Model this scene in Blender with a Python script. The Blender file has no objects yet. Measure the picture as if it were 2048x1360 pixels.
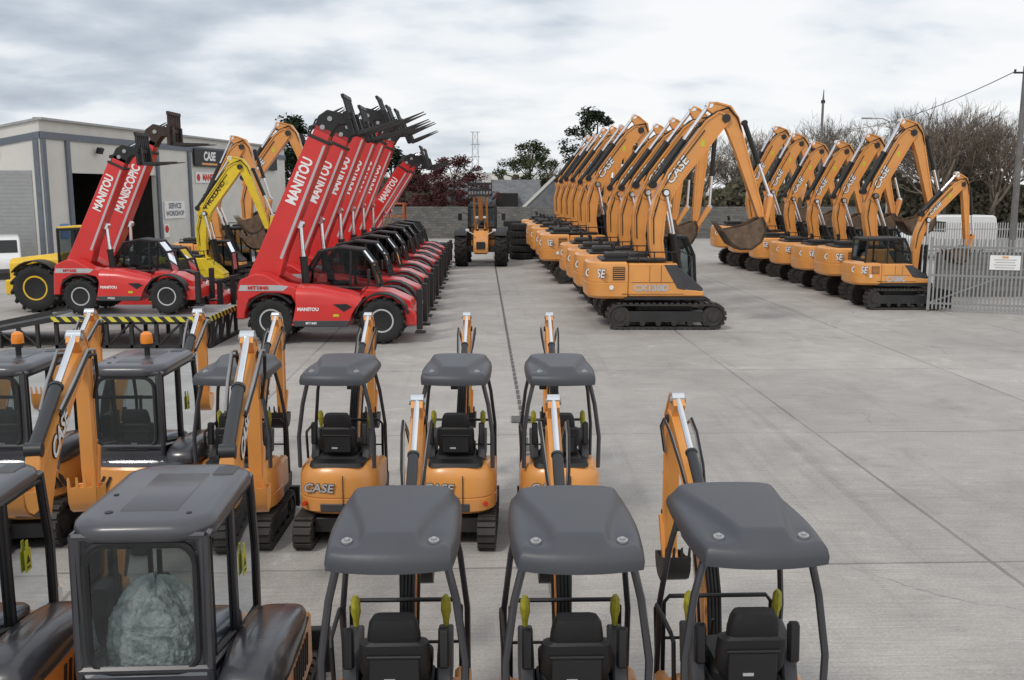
import bpy,bmesh,math,random
from mathutils import Vector,Matrix
from mathutils import noise as MN
S=bpy.context.scene; COL=S.collection
R=math.radians; PI=math.pi
random.seed(7)
S.view_settings.view_transform='Standard'
try: S.view_settings.look='None'
except Exception: pass
KIDS={}
# ------------------------------------------------------------------ materials
def nt(name):
    m=bpy.data.materials.new(name); m.use_nodes=True; n=m.node_tree; n.nodes.clear()
    out=n.nodes.new('ShaderNodeOutputMaterial'); return m,n,out
def N(n,t,**k):
    x=n.nodes.new(t)
    for a,b in k.items(): setattr(x,a,b)
    return x
def M(name,col,rough=.5,metal=0,var=.12,scale=3,bump=0,coat=0,spec=.5,dirt=None):
    m,n,out=nt(name); p=N(n,'ShaderNodeBsdfPrincipled'); n.links.new(p.outputs[0],out.inputs[0])
    p.inputs['Roughness'].default_value=rough; p.inputs['Metallic'].default_value=metal
    p.inputs['Specular IOR Level'].default_value=spec
    if coat: p.inputs['Coat Weight'].default_value=coat; p.inputs['Coat Roughness'].default_value=.15
    tc=N(n,'ShaderNodeTexCoord'); nz=N(n,'ShaderNodeTexNoise'); nz.inputs['Scale'].default_value=scale; nz.inputs['Detail'].default_value=5
    n.links.new(tc.outputs['Object'],nz.inputs['Vector'])
    mr=N(n,'ShaderNodeMapRange'); mr.inputs[1].default_value=.3; mr.inputs[2].default_value=.7
    n.links.new(nz.outputs[0],mr.inputs[0])
    mx=N(n,'ShaderNodeMix',data_type='RGBA'); n.links.new(mr.outputs[0],mx.inputs[0])
    mx.inputs[6].default_value=(*[c*(1-var) for c in col],1); mx.inputs[7].default_value=(*[min(1,c*(1+var)) for c in col],1)
    src=mx.outputs[2]
    if dirt:
        sp=N(n,'ShaderNodeSeparateXYZ'); n.links.new(tc.outputs['Object'],sp.inputs[0])
        d=N(n,'ShaderNodeMapRange'); d.inputs[1].default_value=dirt; d.inputs[2].default_value=0; d.inputs[3].default_value=0; d.inputs[4].default_value=.75
        n.links.new(sp.outputs[2],d.inputs[0])
        ml=N(n,'ShaderNodeMath',operation='MULTIPLY'); n.links.new(d.outputs[0],ml.inputs[0]); n.links.new(mr.outputs[0],ml.inputs[1])
        m2=N(n,'ShaderNodeMix',data_type='RGBA'); n.links.new(ml.outputs[0],m2.inputs[0]); n.links.new(src,m2.inputs[6]); m2.inputs[7].default_value=(.2,.17,.14,1); src=m2.outputs[2]
    n.links.new(src,p.inputs['Base Color'])
    rr=N(n,'ShaderNodeMapRange'); rr.inputs[3].default_value=max(0.03,rough-.08); rr.inputs[4].default_value=min(1,rough+.1)
    n.links.new(nz.outputs[0],rr.inputs[0]); n.links.new(rr.outputs[0],p.inputs['Roughness'])
    if bump:
        n2=N(n,'ShaderNodeTexNoise'); n2.inputs['Scale'].default_value=scale*14; n2.inputs['Detail'].default_value=3; n.links.new(tc.outputs['Object'],n2.inputs['Vector'])
        b=N(n,'ShaderNodeBump'); b.inputs['Strength'].default_value=bump; b.inputs['Distance'].default_value=.02
        n.links.new(n2.outputs[0],b.inputs['Height']); n.links.new(b.outputs[0],p.inputs['Normal'])
    return m
def glassM(name,tint,mixv=.25):
    m,n,out=nt(name); tr=N(n,'ShaderNodeBsdfTransparent'); tr.inputs[0].default_value=(*tint,1)
    g=N(n,'ShaderNodeBsdfGlossy'); g.inputs['Roughness'].default_value=.03; g.inputs[0].default_value=(.9,.95,1,1)
    lw=N(n,'ShaderNodeLayerWeight'); lw.inputs[0].default_value=mixv
    ms=N(n,'ShaderNodeMixShader'); n.links.new(lw.outputs['Fresnel'],ms.inputs[0]); n.links.new(tr.outputs[0],ms.inputs[1]); n.links.new(g.outputs[0],ms.inputs[2])
    n.links.new(ms.outputs[0],out.inputs[0]); return m
ORANGE=M('digger_orange',(.715,.312,.078),.36,var=.09,scale=1.5,coat=.3,dirt=.7)
RED=M('red_paint',(.60,.026,.022),.33,var=.08,scale=1.5,coat=.35,dirt=.7)
YELLOW=M('yellow_paint',(.80,.60,.03),.4,var=.08,coat=.2,dirt=.8)
JYELLOW=M('amber_yellow_paint',(.78,.49,.02),.4,var=.08,coat=.2,dirt=.8)
CANOPY=M('canopy_plastic',(.058,.062,.072),.44,var=.1,scale=2,bump=.08)
CABGREY=M('cab_grey',(.042,.042,.049),.28,var=.08,coat=.4)
CABROOF=M('cab_roof_grey',(.060,.061,.070),.34,var=.08,coat=.3)
BLACK=M('black_plastic',(.012,.012,.013),.5,var=.2)
SEATM=M('seat_vinyl',(.010,.010,.011),.55,var=.2,bump=.1)
STEEL=M('black_steel',(.022,.021,.021),.5,var=.25,bump=.1)
CYLG=M('cylinder_grey',(.030,.032,.036),.4,var=.1)
CHROME=M('chrome',(.82,.83,.85),.16,metal=1,var=.05)
HOSE=M('hose_silver',(.32,.33,.34),.4,metal=.5,var=.1)
TRACKM=M('track_steel',(.035,.031,.028),.65,var=.35,scale=5,bump=.2)
RUBBER=M('tyre_rubber',(.016,.016,.016),.8,var=.3,scale=4,bump=.2)
RIMM=M('rim_grey',(.5,.51,.52),.45,var=.1)
BUCKM=M('bucket_steel',(.13,.085,.055),.55,metal=.3,var=.4,scale=4,bump=.2)
WHITE=M('white_decal',(.8,.8,.79),.5,var=.03)
DARKD=M('dark_decal',(.012,.012,.014),.5,var=.05)
DGREY=M('dark_grey_panel',(.05,.05,.055),.45,var=.1)
LGREY=M('light_grey_decal',(.45,.45,.46),.5,var=.05)
REDL=M('red_reflector',(.55,.03,.015),.3,var=.05)
YTAG=M('yellow_tag',(.55,.53,.03),.6,var=.08)
YCOV=M('lever_cover',(.38,.35,.03),.5,var=.3,scale=20)
AMBER=M('amber_lens',(.85,.25,.01),.2,var=.1,coat=.5)
CGLASS=glassM('dark_cab_glass',(.56,.605,.60),.36)
DGLASS=glassM('tinted_glass',(.50,.55,.56),.26)
GREYP=M('blue_grey_trim',(.125,.145,.175),.5,var=.1)
GALV=M('galvanised',(.36,.37,.37),.5,metal=.3,var=.15)
# ------------------------------------------------------------------ mesh builder
def sgnp(v,e): return math.copysign(abs(v)**e,v)
class MB:
    def __init__(s): s.bm=bmesh.new()
    def _ext(s,a,b):
        bm=s.bm; va=[bm.verts.new(p) for p in a]; vb=[bm.verts.new(p) for p in b]; n=len(a)
        bm.faces.new(va); bm.faces.new(vb[::-1])
        for i in range(n): bm.faces.new((va[i],vb[i],vb[(i+1)%n],va[(i+1)%n]))
        return s
    def prof(s,p,y0,y1): return s._ext([(x,y0,z) for x,z in p],[(x,y1,z) for x,z in p])
    def rim(s,p,y0,y1,th):            # flange plate running round a side profile
        n=len(p); A=sum(p[i][0]*p[(i+1)%n][1]-p[(i+1)%n][0]*p[i][1] for i in range(n)); sg=1 if A>0 else -1; rings=[]
        for i in range(n):
            a,b,c=Vector(p[i-1]),Vector(p[i]),Vector(p[(i+1)%n]); d1=(b-a).normalized(); d2=(c-b).normalized()
            n1=Vector((-d1.y,d1.x))*sg; n2=Vector((-d2.y,d2.x))*sg; nn=(n1+n2); nn=nn.normalized() if nn.length>.1 else n1
            f=th/max(.45,nn.dot(n1)); q=b+nn*f; o=b-nn*.004
            rings.append([(o.x,y0,o.y),(o.x,y1,o.y),(q.x,y1,q.y),(q.x,y0,q.y)])
        bm=s.bm; vs=[[bm.verts.new(v) for v in r] for r in rings]
        for i in range(n):
            a,b=vs[i],vs[(i+1)%n]
            for k in range(4): bm.faces.new((a[k],a[(k+1)%4],b[(k+1)%4],b[k]))
        return s
    def plan(s,p,z0,z1): return s._ext([(x,y,z0) for x,y in p],[(x,y,z1) for x,y in p])
    def box(s,c,d,m=None):
        c=Vector(c); q=[]
        for z in (-.5,.5):
            for x,y in ((-.5,-.5),(.5,-.5),(.5,.5),(-.5,.5)):
                v=Vector((x*d[0],y*d[1],z*d[2])); q.append(c+(m@v if m else v))
        return s._ext(q[:4],q[4:])
    def loft(s,rings,cap=True,closed=True):
        bm=s.bm; vs=[[bm.verts.new(p) for p in r] for r in rings]; n=len(rings[0])
        for a,b in zip(vs,vs[1:]):
            for i in range(n if closed else n-1): bm.faces.new((a[i],a[(i+1)%n],b[(i+1)%n],b[i]))
        if cap: bm.faces.new(vs[0][::-1]); bm.faces.new(vs[-1])
        return s
    def cyl(s,p0,p1,r0,r1=None,n=12):
        p0=Vector(p0); p1=Vector(p1); r1=r0 if r1 is None else r1
        d=(p1-p0).normalized(); u=d.orthogonal().normalized(); v=d.cross(u)
        A=[[p+(u*math.cos(2*PI*i/n)+v*math.sin(2*PI*i/n))*r for i in range(n)] for p,r in ((p0,r0),(p1,r1))]
        return s.loft(A)
    def tube(s,pts,r,n=8):
        P=[Vector(p) for p in pts]; rs=r if isinstance(r,(list,tuple)) else [r]*len(P); rings=[]
        u=None
        for i,p in enumerate(P):
            d=(P[min(i+1,len(P)-1)]-P[max(i-1,0)]).normalized()
            u=d.orthogonal().normalized() if u is None else (u-d*u.dot(d)).normalized()
            v=d.cross(u); rings.append([p+(u*math.cos(2*PI*k/n)+v*math.sin(2*PI*k/n))*rs[i] for k in range(n)])
        return s.loft(rings)
    def lathe(s,c,prof,n=24):   # axis y, prof (r,y)
        c=Vector(c)
        return s.loft([[c+Vector((r*math.cos(2*PI*i/n),y,r*math.sin(2*PI*i/n))) for i in range(n)] for r,y in prof])
    def quad(s,p): s.bm.faces.new([s.bm.verts.new(q) for q in p]); return s
    def build(s,name,mat,parent=None,bev=0,sharp=33,norm=True):
        bm=s.bm
        if norm: bmesh.ops.recalc_face_normals(bm,faces=bm.faces[:])
        if bev:
            bm.normal_update()
            e=[e for e in bm.edges if len(e.link_faces)==2 and e.calc_face_angle(0)>.55]
            if e: bmesh.ops.bevel(bm,geom=e,offset=bev,offset_type='OFFSET',segments=1,profile=.5,affect='EDGES',clamp_overlap=True)
        me=bpy.data.meshes.new(name); bm.to_mesh(me); bm.free(); me.materials.append(mat)
        me.polygons.foreach_set('use_smooth',[True]*len(me.polygons))
        try: me.set_sharp_from_angle(angle=R(sharp))
        except Exception: pass
        o=bpy.data.objects.new(name,me); link(o,parent); return o
def link(o,parent=None):
    COL.objects.link(o)
    if parent is not None: o.parent=parent; KIDS.setdefault(parent.name,[]).append(o)
def tag(o,label=None,cat=None,group=None,kind=None):
    for k,v in (('label',label),('category',cat),('group',group),('kind',kind)):
        if v: o[k]=v
    return o
def thing(name,label,cat,loc=(0,0,0),rz=0,group=None,sc=1):
    o=bpy.data.objects.new(name,None); o.empty_display_size=.2; link(o); o.location=loc; o.rotation_euler=(0,0,rz); o.scale=(sc,)*3
    return tag(o,label,cat,group)
def place(o,loc,rz=0,sc=None):
    o.location=loc; o.rotation_euler=(0,0,rz)
    if sc: o.scale=(sc,)*3
    return o
def cp(o,parent=None):
    c=o.copy(); link(c,parent)
    for ch in KIDS.get(o.name,[]): cp(ch,c)
    return c
def dup(o,loc,rz,label,sc=None,group=None):
    c=cp(o); place(c,loc,rz,sc); c['label']=label
    if group: c['group']=group
    return c
SWING=('swing_bracket','boom','arm','arm_cylinder','boom_cylinder','bucket_cylinder','bucket_link','bucket')
def swing(root,deg,pv):                      # slews the digging arm about its bracket
    a=R(deg); c,s=math.cos(a),math.sin(a)
    for o in KIDS[root.name]:
        if o.name.split('.')[0] in SWING:
            o.rotation_euler.z=a; o.location=(pv[0]-c*pv[0]+s*pv[1],pv[1]-s*pv[0]-c*pv[1],0)
    return root
def text(parent,s,size,org,xd,yd,mat,shear=0,off=0,sx=1,lift=0,name='lettering',align='CENTER'):
    cu=bpy.data.curves.new('t','FONT'); cu.body=s; cu.size=size; cu.align_x=align; cu.align_y='CENTER'; cu.shear=shear; cu.offset=off*size; cu.extrude=.002; cu.resolution_u=3
    o=bpy.data.objects.new('t',cu); COL.objects.link(o); bpy.context.view_layer.update()
    dg=bpy.context.evaluated_depsgraph_get(); me=bpy.data.meshes.new_from_object(o.evaluated_get(dg))
    bpy.data.objects.remove(o); bpy.data.curves.remove(cu)
    xd=Vector(xd).normalized(); yd=Vector(yd).normalized(); n=xd.cross(yd); org=Vector(org)+n*(lift+.003)
    m=Matrix((xd*sx,yd,n)).transposed().to_4x4(); m.translation=org
    me.transform(m); me.materials.clear(); me.materials.append(mat); me.name=name
    ob=bpy.data.objects.new(name,me); link(ob,parent); return ob
def logo(parent,s,size,org,xd,yd,sx=1,fg=WHITE,bg=DARKD):
    t=text(parent,s,size,org,xd,yd,fg,shear=.18,off=.022,sx=sx,lift=.006)
    text(t,s,size,org,xd,yd,bg,shear=.18,off=.06,sx=sx,name='lettering_outline')
RX,UPZ=(1,0,0),(0,0,1)          # right-hand side writing
# ------------------------------------------------------------------ shared parts
def track(r,L,H,yc,w,N_=36,lug=.035,roll=5,fm=STEEL):
    m=MB(); Rr=H/2; s=L/2-Rr; P=4*s+2*PI*Rr
    def pos(d):
        d%=P
        if d<2*s: return -s+d,0,0,-1
        d-=2*s
        if d<PI*Rr: a=d/Rr; return s+Rr*math.sin(a),Rr-Rr*math.cos(a),math.sin(a),-math.cos(a)
        d-=PI*Rr
        if d<2*s: return s-d,H,0,1
        a=(d-2*s)/Rr; return -s-Rr*math.sin(a),Rr+Rr*math.cos(a),-math.sin(a),math.cos(a)
    th=.05; rings=[]
    for i in range(N_):
        x,z,nx,nz=pos((i+.5)*P/N_); o=(x-nx*lug,z-nz*lug); q=(x-nx*(lug+th),z-nz*(lug+th))
        rings.append([(o[0],yc-w/2,o[1]),(o[0],yc+w/2,o[1]),(q[0],yc+w/2,q[1]),(q[0],yc-w/2,q[1])])
    rings.append(rings[0]); m.loft(rings,cap=False)
    for i in range(N_):
        x,z,nx,nz=pos(i*P/N_); t=Vector((nz,0,-nx)); n=Vector((nx,0,nz))
        m.box((x-nx*lug/2,yc,z-nz*lug/2),(P/N_*.62,w*.98,lug*1.1),Matrix((t,(0,1,0),n)).transposed())
    b=m.build('track',TRACKM,r)
    f=MB(); f.prof([(-s,H*.28),(s,H*.28),(s*.95,H*.68),(-s*.95,H*.68)],yc-w*.36,yc+w*.36)
    for i in range(roll):
        x=-s*.85+i*s*1.7/(roll-1); f.cyl((x,yc-w*.42,H*.24),(x,yc+w*.42,H*.24),H*.11)
    f.build('track_frame',fm,b,.01)
    for x,nm in ((-s,'drive_sprocket'),(s,'idler_wheel')):
        f=MB(); f.cyl((x,yc-w*.4,Rr),(x,yc+w*.4,Rr),Rr-lug-th-.01,n=18); f.cyl((x,yc-w*.47,Rr),(x,yc+w*.47,Rr),Rr*.4,n=12)
        f.build(nm,TRACKM,b)
    return b
def ram(parent,name,p0,p1,y,r,frac=.54,bm=None,rod=True):
    a=Vector((p0[0],y,p0[1])); c=Vector((p1[0],y,p1[1])); mid=a.lerp(c,frac)
    m=MB(); m.cyl(a,mid,r); m.cyl(a.lerp(mid,.96),mid,r*1.15)
    m.cyl(a-Vector((0,r*1.2,0)),a+Vector((0,r*1.2,0)),r*1.1)
    b=m.build(name,bm or CYLG,parent)
    m=MB(); m.cyl(mid,c,r*.6); m.cyl(c-Vector((0,r*1.2,0)),c+Vector((0,r*1.2,0)),r*1.0); m.build('rod',CHROME,b); return b
def wheel(r,x,y,rad,w,rimmat,side,nl=13,hub=.52):
    m=MB(); h=w/2
    m.lathe((x,y,rad),[(rad*.5,-h*.8),(rad*.62,-h*.98),(rad*.8,-h),(rad*.9,-h*.9),(rad*.94,-h*.6),(rad*.95,0),(rad*.94,h*.6),(rad*.9,h*.9),(rad*.8,h),(rad*.62,h*.98),(rad*.5,h*.8)],28)
    for k in range(nl):
        for sd in (-1,1):
            a=2*PI*(k+.25*sd)/nl; n=Vector((math.cos(a),0,math.sin(a))); t=Vector((-math.sin(a),0,math.cos(a))); yy=Vector((0,1,0))
            d=(yy*sd+t*.55).normalized(); e=n.cross(d)
            m.box(Vector((x,y,rad))+n*rad*.955+yy*sd*h*.5,(h*1.15,rad*.13,rad*.09),Matrix((d,e,n)).transposed())
    b=m.build('wheel',RUBBER,r)
    m=MB(); q=hub
    pr=[(rad*q,h*.78),(rad*q*.96,h*.86),(rad*q*.86,h*.84),(rad*q*.78,h*.4),(rad*q*.5,h*.36),(rad*q*.42,h*.62),(rad*q*.3,h*.66),(rad*.02,h*.66)]
    m.lathe((x,y,rad),[(a,side*bb) for a,bb in pr],24); m.build('rim',rimmat,b)
    return b
def rrect(cx,cy,hx,hy,r,z,n=3):
    o=[]
    for k,(sx,sy) in enumerate(((1,1),(-1,1),(-1,-1),(1,-1))):
        for i in range(n+1):
            a=R(90*k+90*i/n); o.append((cx+sx*(hx-r)+r*math.cos(a),cy+sy*(hy-r)+r*math.sin(a),z))
    return o
def sell(cx,cy,hx,hy,e,z,n=40):
    return [(cx+hx*sgnp(math.cos(2*PI*i/n),e),cy+hy*sgnp(math.sin(2*PI*i/n),e),z) for i in range(n)]
def tail(xr,xf,hw,a,e,i,z,n=14,ff=None):
    o=[(xf-i*.3,-(hw-i),z)]
    for k in range(n+1):
        t=R(-90+180*k/n); o.append((xr+a-(a-i)*abs(math.cos(t))**e,(hw-i)*sgnp(math.sin(t),e),z))
    o.append((xf-i*.3,hw-i,z)); return o
def seat(r,x,y,z,w=.46):
    m=MB(); m.loft([rrect(x+.1,y,.24,w/2,.07,z),rrect(x+.1,y,.26,w/2,.08,z+.07),rrect(x+.1,y,.22,w/2-.03,.08,z+.12)])
    b=m.build('seat',SEATM,r)
    m=MB(); h=w/2
    R_=[(0,-.02,h*.86),(.08,-.05,h*1.02),(.24,-.085,h*1.02),(.29,-.095,h*.98),(.31,-.10,h*.78),(.36,-.11,h*.76),(.44,-.125,h*.7),(.475,-.125,h*.6)]
    m.loft([rrect(x-.12+dx,y,.065 if k not in(4,) else .05,hw,.05,z+.08+dz) for k,(dz,dx,hw) in enumerate(R_)])
    bk=m.build('backrest',SEATM,b)
    m=MB(); m.box((x-.265,y,z+.18),(.012,w*.72,.2)); m.box((x-.27,y,z+.29),(.02,w*.8,.02)); m.build('back_shell',BLACK,b,.006)
    m=MB(); m.box((x-.275,y+.03,z+.135),(.008,.07,.018)); m.build('label_plate',LGREY,b)
    return b
def cabin(r,o,y0,y1,fr=.035,fm=BLACK,gm=DGLASS,roof=(1,3),rm=BLACK,rt=.06):
    g=MB(); n=len(o); e=.006
    for y in (y0+e,y1-e): g.bm.faces.new([g.bm.verts.new((x,y,z)) for x,z in o])
    for i in range(n-1):
        if roof[0]<=i<roof[1]: continue
        a,b=o[i],o[i+1]; g.quad([(a[0],y0+e,a[1]),(a[0],y1-e,a[1]),(b[0],y1-e,b[1]),(b[0],y0+e,b[1])])
    c=MB()
    for y in (y0,y1):
        for i in range(n): a,b=o[i],o[(i+1)%n]; c.tube([(a[0],y,a[1]),(b[0],y,b[1])],fr,6)
    for i,(x,z) in enumerate(o): c.tube([(x,y0,z),(x,y1,z)],fr,6)
    cb=c.build('cab_frame',fm,r); g.build('cab_glass',gm,cb,norm=False)
    if rt:
        t=o[roof[0]:roof[1]+1]; up=[(x,z+rt) for x,z in t[::-1]]
        up[0]=(up[0][0]-.03,up[0][1]-.01); up[-1]=(up[-1][0]+.03,up[-1][1]-.01)
        m=MB(); m.prof([(x,z-.02) for x,z in t]+up,y0-.03,y1+.03); m.build('cab_roof',rm,r,.02)
    return cb
def guard(r,x,z,ri,ro,y0,y1,a0,a1,mat,n=10):
    m=MB(); rings=[]
    for k in range(n+1):
        a=R(a0+(a1-a0)*k/n); c,s=math.cos(a),math.sin(a)
        rings.append([(x+c*q,y,z+s*q) for q,y in ((ri,y0),(ri,y1),(ro,y1),(ro,y0))])
    m.loft(rings); m.build('mudguard',mat,r,.01)
# ------------------------------------------------------------------ canopy mini excavator
def ss(a,b,x): t=min(1,max(0,(x-a)/(b-a))); return t*t*(3-2*t)
def canopy_mini(label,group):
    r=thing('mini_excavator',label,'mini excavator',group=group)
    for y in (-.385,.385): track(r,1.42,.40,y,.22,34,.025,4)
    m=MB(); m.box((0,0,.27),(.9,.56,.18)); m.cyl((0,0,.34),(0,0,.46),.26,n=20); m.build('undercarriage',STEEL,r,.01)
    m=MB(); m.prof([(.92,.04),(1.0,.06),(.97,.18),(1.0,.32),(.93,.32),(.9,.18)],-.49,.49)
    for y in (-.22,.22): m.box((.7,y,.22),(.5,.07,.09))
    m.build('dozer_blade',STEEL,r,.008)
    m=MB(); m.loft([tail(-.54,.1,.49,.42,.72,i,z) for z,i in ((.43,.05),(.47,.0),(.62,-.0),(.632,.014),(.645,.0),(.86,.004),(.95,.03),(1.0,.075))])
    b=m.build('engine_cover',ORANGE,r,0,30)
    m=MB(); m.box((-.5,0,.52),(.1,.36,.1)); m.build('tail_step',DGREY,b,.01)
    m=MB(); m.tube([(-.548,-.10,.56),(-.548,-.10,.92)],.006,5); m.build('panel_seam',DARKD,b)
    m=MB(); m.prof([(.08,.44),(.62,.44),(.66,.6),(.62,.64),(.08,.64)],-.47,.47); m.build('floor_plate',STEEL,r,.01)
    for c,d in (((.3,.43,.66),(.44,.1,.28)),((.25,-.42,.72),(.36,.12,.38))):
        m=MB(); m.box(c,d); m.build('side_skirt',ORANGE,r,.03)
    m=MB(); m.loft([rrect(-.17,0,.3,.33,.08,1.0),rrect(-.16,0,.29,.32,.08,1.045),rrect(-.1,0,.2,.26,.06,1.06),rrect(-.08,0,.18,.24,.05,1.09)]); m.box((.02,0,.85),(.2,.6,.4)); m.build('seat_base',BLACK,r,0,30)
    seat(r,-.06,0,1.07,.44)
    for y in (-.31,.31):
        m=MB(); m.prof([(-.18,1.02),(.2,1.02),(.26,1.3),(.2,1.33),(-.1,1.25)],y-.05,y+.05); cc=m.build('control_console',DGREY,r,.012)
        m=MB(); m.prof([(-.22,1.22),(-.16,1.2),(-.12,1.45),(-.16,1.49),(-.2,1.47)],y-.035,y+.035); m.build('armrest',BLACK,r,.012)
        m=MB(); m.tube([(.2,y,1.3),(.2,y,1.38),(.195,y*1.0,1.43),(.19,y,1.52),(.185,y,1.55)],[.016,.024,.036,.032,.014],8); m.build('joystick',YCOV,cc)
    for y in (-.07,.07):
        m=MB(); m.tube([(.45,y,.64),(.5,y,1.05),(.44,y,1.22)],.012,6); m.build('travel_lever',BLACK,r)
    m=MB(); m.tube([(.58,-.40,.62),(.6,-.40,1.28),(.6,-.36,1.33),(.6,.36,1.33),(.6,.40,1.28),(.58,.40,.62)],.017,8); m.tube([(.6,-.4,1.0),(.6,.4,1.0)],.012,6); m.build('handrail',BLACK,r)
    m=MB(); m.tube([(.56,.44,.64),(.55,.47,1.26),(.5,.47,1.31),(.05,.46,1.31),(0,.45,1.27),(.0,.44,.98)],.016,8); m.build('handrail',BLACK,r)
    for sy in (-1,1):
        m=MB(); m.tube([(-.36,sy*.45,.97),(-.36,sy*.455,1.35),(-.34,sy*.40,1.75),(-.33,sy*.335,2.02),(-.28,sy*.32,2.1)],.026,8); m.build('canopy_post',CABGREY,r)
        m=MB(); m.tube([(.56,sy*.45,.62),(.52,sy*.45,1.3),(.46,sy*.40,1.75),(.42,sy*.34,2.04),(.36,sy*.32,2.1)],.022,8); m.build('canopy_post',CABGREY,r)
    # roof
    m=MB(); bm=m.bm; nu,nv=56,56; G=[]
    def mp(u,v):
        k=.16 if u<0 else .10
        x=u*math.sqrt(1-k*v*v)*.60; y=v*math.sqrt(1-k*u*u)*.425
        return x+.02-.02*(1-v*v)*(u<0)*abs(u),y*(1+.012*u)
    def hz(u,v):
        e=1-max(abs(u),abs(v)); z=.085*math.sqrt(max(0,1-(1-min(1,e/.19))**2))
        w=.36+.44*ss(-.8,.95,u)
        p=(1-ss(w-.03,w+.15,abs(v)))*ss(-.92,-.68,u)
        q=sum(math.exp(-((u+.68)**2/.03+(v-k*.66)**2/.025)) for k in (-1,1))
        return z+.056*p*min(1,e/.14)-.018*q-.016*ss(.55,1,abs(v))*ss(-.3,.9,u)+.01*(1-v*v)
    for i in range(nu+1):
        u=sgnp(-1+2*i/nu,.85); row=[]
        for j in range(nv+1):
            v=sgnp(-1+2*j/nv,.85); x,y=mp(u,v); row.append(bm.verts.new((x,y,2.075+hz(u,v))))
        G.append(row)
    for i in range(nu):
        for j in range(nv): bm.faces.new((G[i][j],G[i+1][j],G[i+1][j+1],G[i][j+1]))
    ring=[G[i][0] for i in range(nu)]+[G[nu][j] for j in range(nv)]+[G[i][nv] for i in range(nu,0,-1)]+[G[0][j] for j in range(nv,0,-1)]
    lo=[bm.verts.new((v.co.x*.99,v.co.y*.99,2.025+.015*(v.co.x>0))) for v in ring]; n=len(ring)
    for i in range(n): bm.faces.new((ring[i],ring[(i+1)%n],lo[(i+1)%n],lo[i]))
    li=[bm.verts.new((v.co.x*.9,v.co.y*.88,2.06)) for v in lo]
    for i in range(n): bm.faces.new((lo[i],lo[(i+1)%n],li[(i+1)%n],li[i]))
    bm.faces.new(li)
    rf=m.build('canopy_roof',CANOPY,r,0,60)
    for sy in (-1,1):
        m=MB(); x,y=mp(-.68,sy*.66); z=2.075+hz(-.68,.66); m.cyl((x,y,z-.01),(x-.004,y,z+.018),.034,n=16); m.cyl((x,y,z+.01),(x-.004,y,z+.03),.017,n=6); m.build('roof_bolt',GALV,rf)
    # boom
    def B(L): return [(x,.6+(z-.6)*.925) for x,z in L]
    b1=lambda p:B([p])[0]
    m=MB(); m.prof([(.6,.42),(.86,.46),(.9,.62),(.84,.8),(.66,.74)],-.1,.1); m.build('swing_bracket',STEEL,r,.01)
    BP=B([(.74,.6),(.68,.8),(.76,1.35),(1.0,1.82),(1.4,2.12),(1.95,2.5),(2.1,2.53),(2.16,2.42),(1.55,2.02),(1.2,1.67),(1.0,1.27),(.92,.66),(.85,.58)])
    m=MB(); m.prof(BP,-.046,.046); m.rim(BP,-.056,.056,.018); bo=m.build('boom',ORANGE,r)
    for y in (-.04,-.013,.014,.041):
        m=MB(); m.tube([(.60,y,.70),(.63,y,.9),(.70,y,1.30),(.86,y,1.62),(1.02,y*1.3,1.80)],.016,6); m.build('hose',BLACK,bo)
    ram(r,'arm_cylinder',b1((1.02,1.97)),b1((1.98,2.68)),0,.044,.48); ram(r,'boom_cylinder',(.92,.5),b1((1.3,1.62)),0,.042)
    AP=B([(1.9,2.62),(1.98,2.72),(2.08,2.7),(2.24,2.46),(2.22,1.3),(2.16,1.12),(2.08,1.12),(2.05,1.3),(2.04,2.34)])
    m=MB(); m.prof(AP,-.04,.04); m.rim(AP,-.05,.05,.016); ar=m.build('arm',ORANGE,r)
    for sy in (-1,1):
        c=b1((1.98,2.66)); m=MB(); m.cyl((c[0],sy*.045,c[1]),(c[0],sy*.068,c[1]),.03,n=10); m.build('arm_pin',GALV,ar)
        c=b1((2.1,2.45)); m=MB(); m.cyl((c[0],sy*.045,c[1]),(c[0],sy*.07,c[1]),.035,n=10); m.build('arm_pin',STEEL,ar)
    ram(r,'bucket_cylinder',b1((2.3,2.3)),b1((2.28,1.45)),0,.035)
    m=MB(); m.prof(B([(2.3,1.42),(2.12,1.02),(2.06,1.06),(2.24,1.45)]),-.07,.07); m.build('bucket_link',ORANGE,r,.008)
    bucket(r,b1((2.16,1.10)),.24,.12,STEEL,R(-30))
    for sy in (-1,1):
        for q,(mt,rr,dd) in enumerate(((HOSE,.012,0),(BLACK,.011,.03))):
            m=MB(); m.tube([(x,sy*(y+dd*.4),.6+(z-.6)*.925+dd*.5) for x,y,z in ((1.25,.058,1.95),(1.45,.085,2.18),(1.75,.105,2.40),(1.95,.11,2.47),(2.1,.1,2.36),(2.14,.055,2.1))],rr,6); m.build('hose',mt,bo)
        m=MB(); m.tube([(.8,sy*.06,.8),(.95,sy*.07,1.35),(1.3,sy*.06,1.86)],.012,6); m.build('hose',BLACK,bo)
    m=MB(); m.box((1.25,.13,1.65),(.08,.1,.1)); m.build('work_lamp',BLACK,bo,.01)
    logo(b,'CASE',.145,(-.530,.20,.76),(-.13,-1,0),UPZ,1.1,LGREY)
    for sy in (-1,1):
        m=MB(); m.cyl((-.46,sy*.37,.56),(-.53,sy*.38,.56),.026,n=12); m.build('reflector',REDL,r)
    return r
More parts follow.
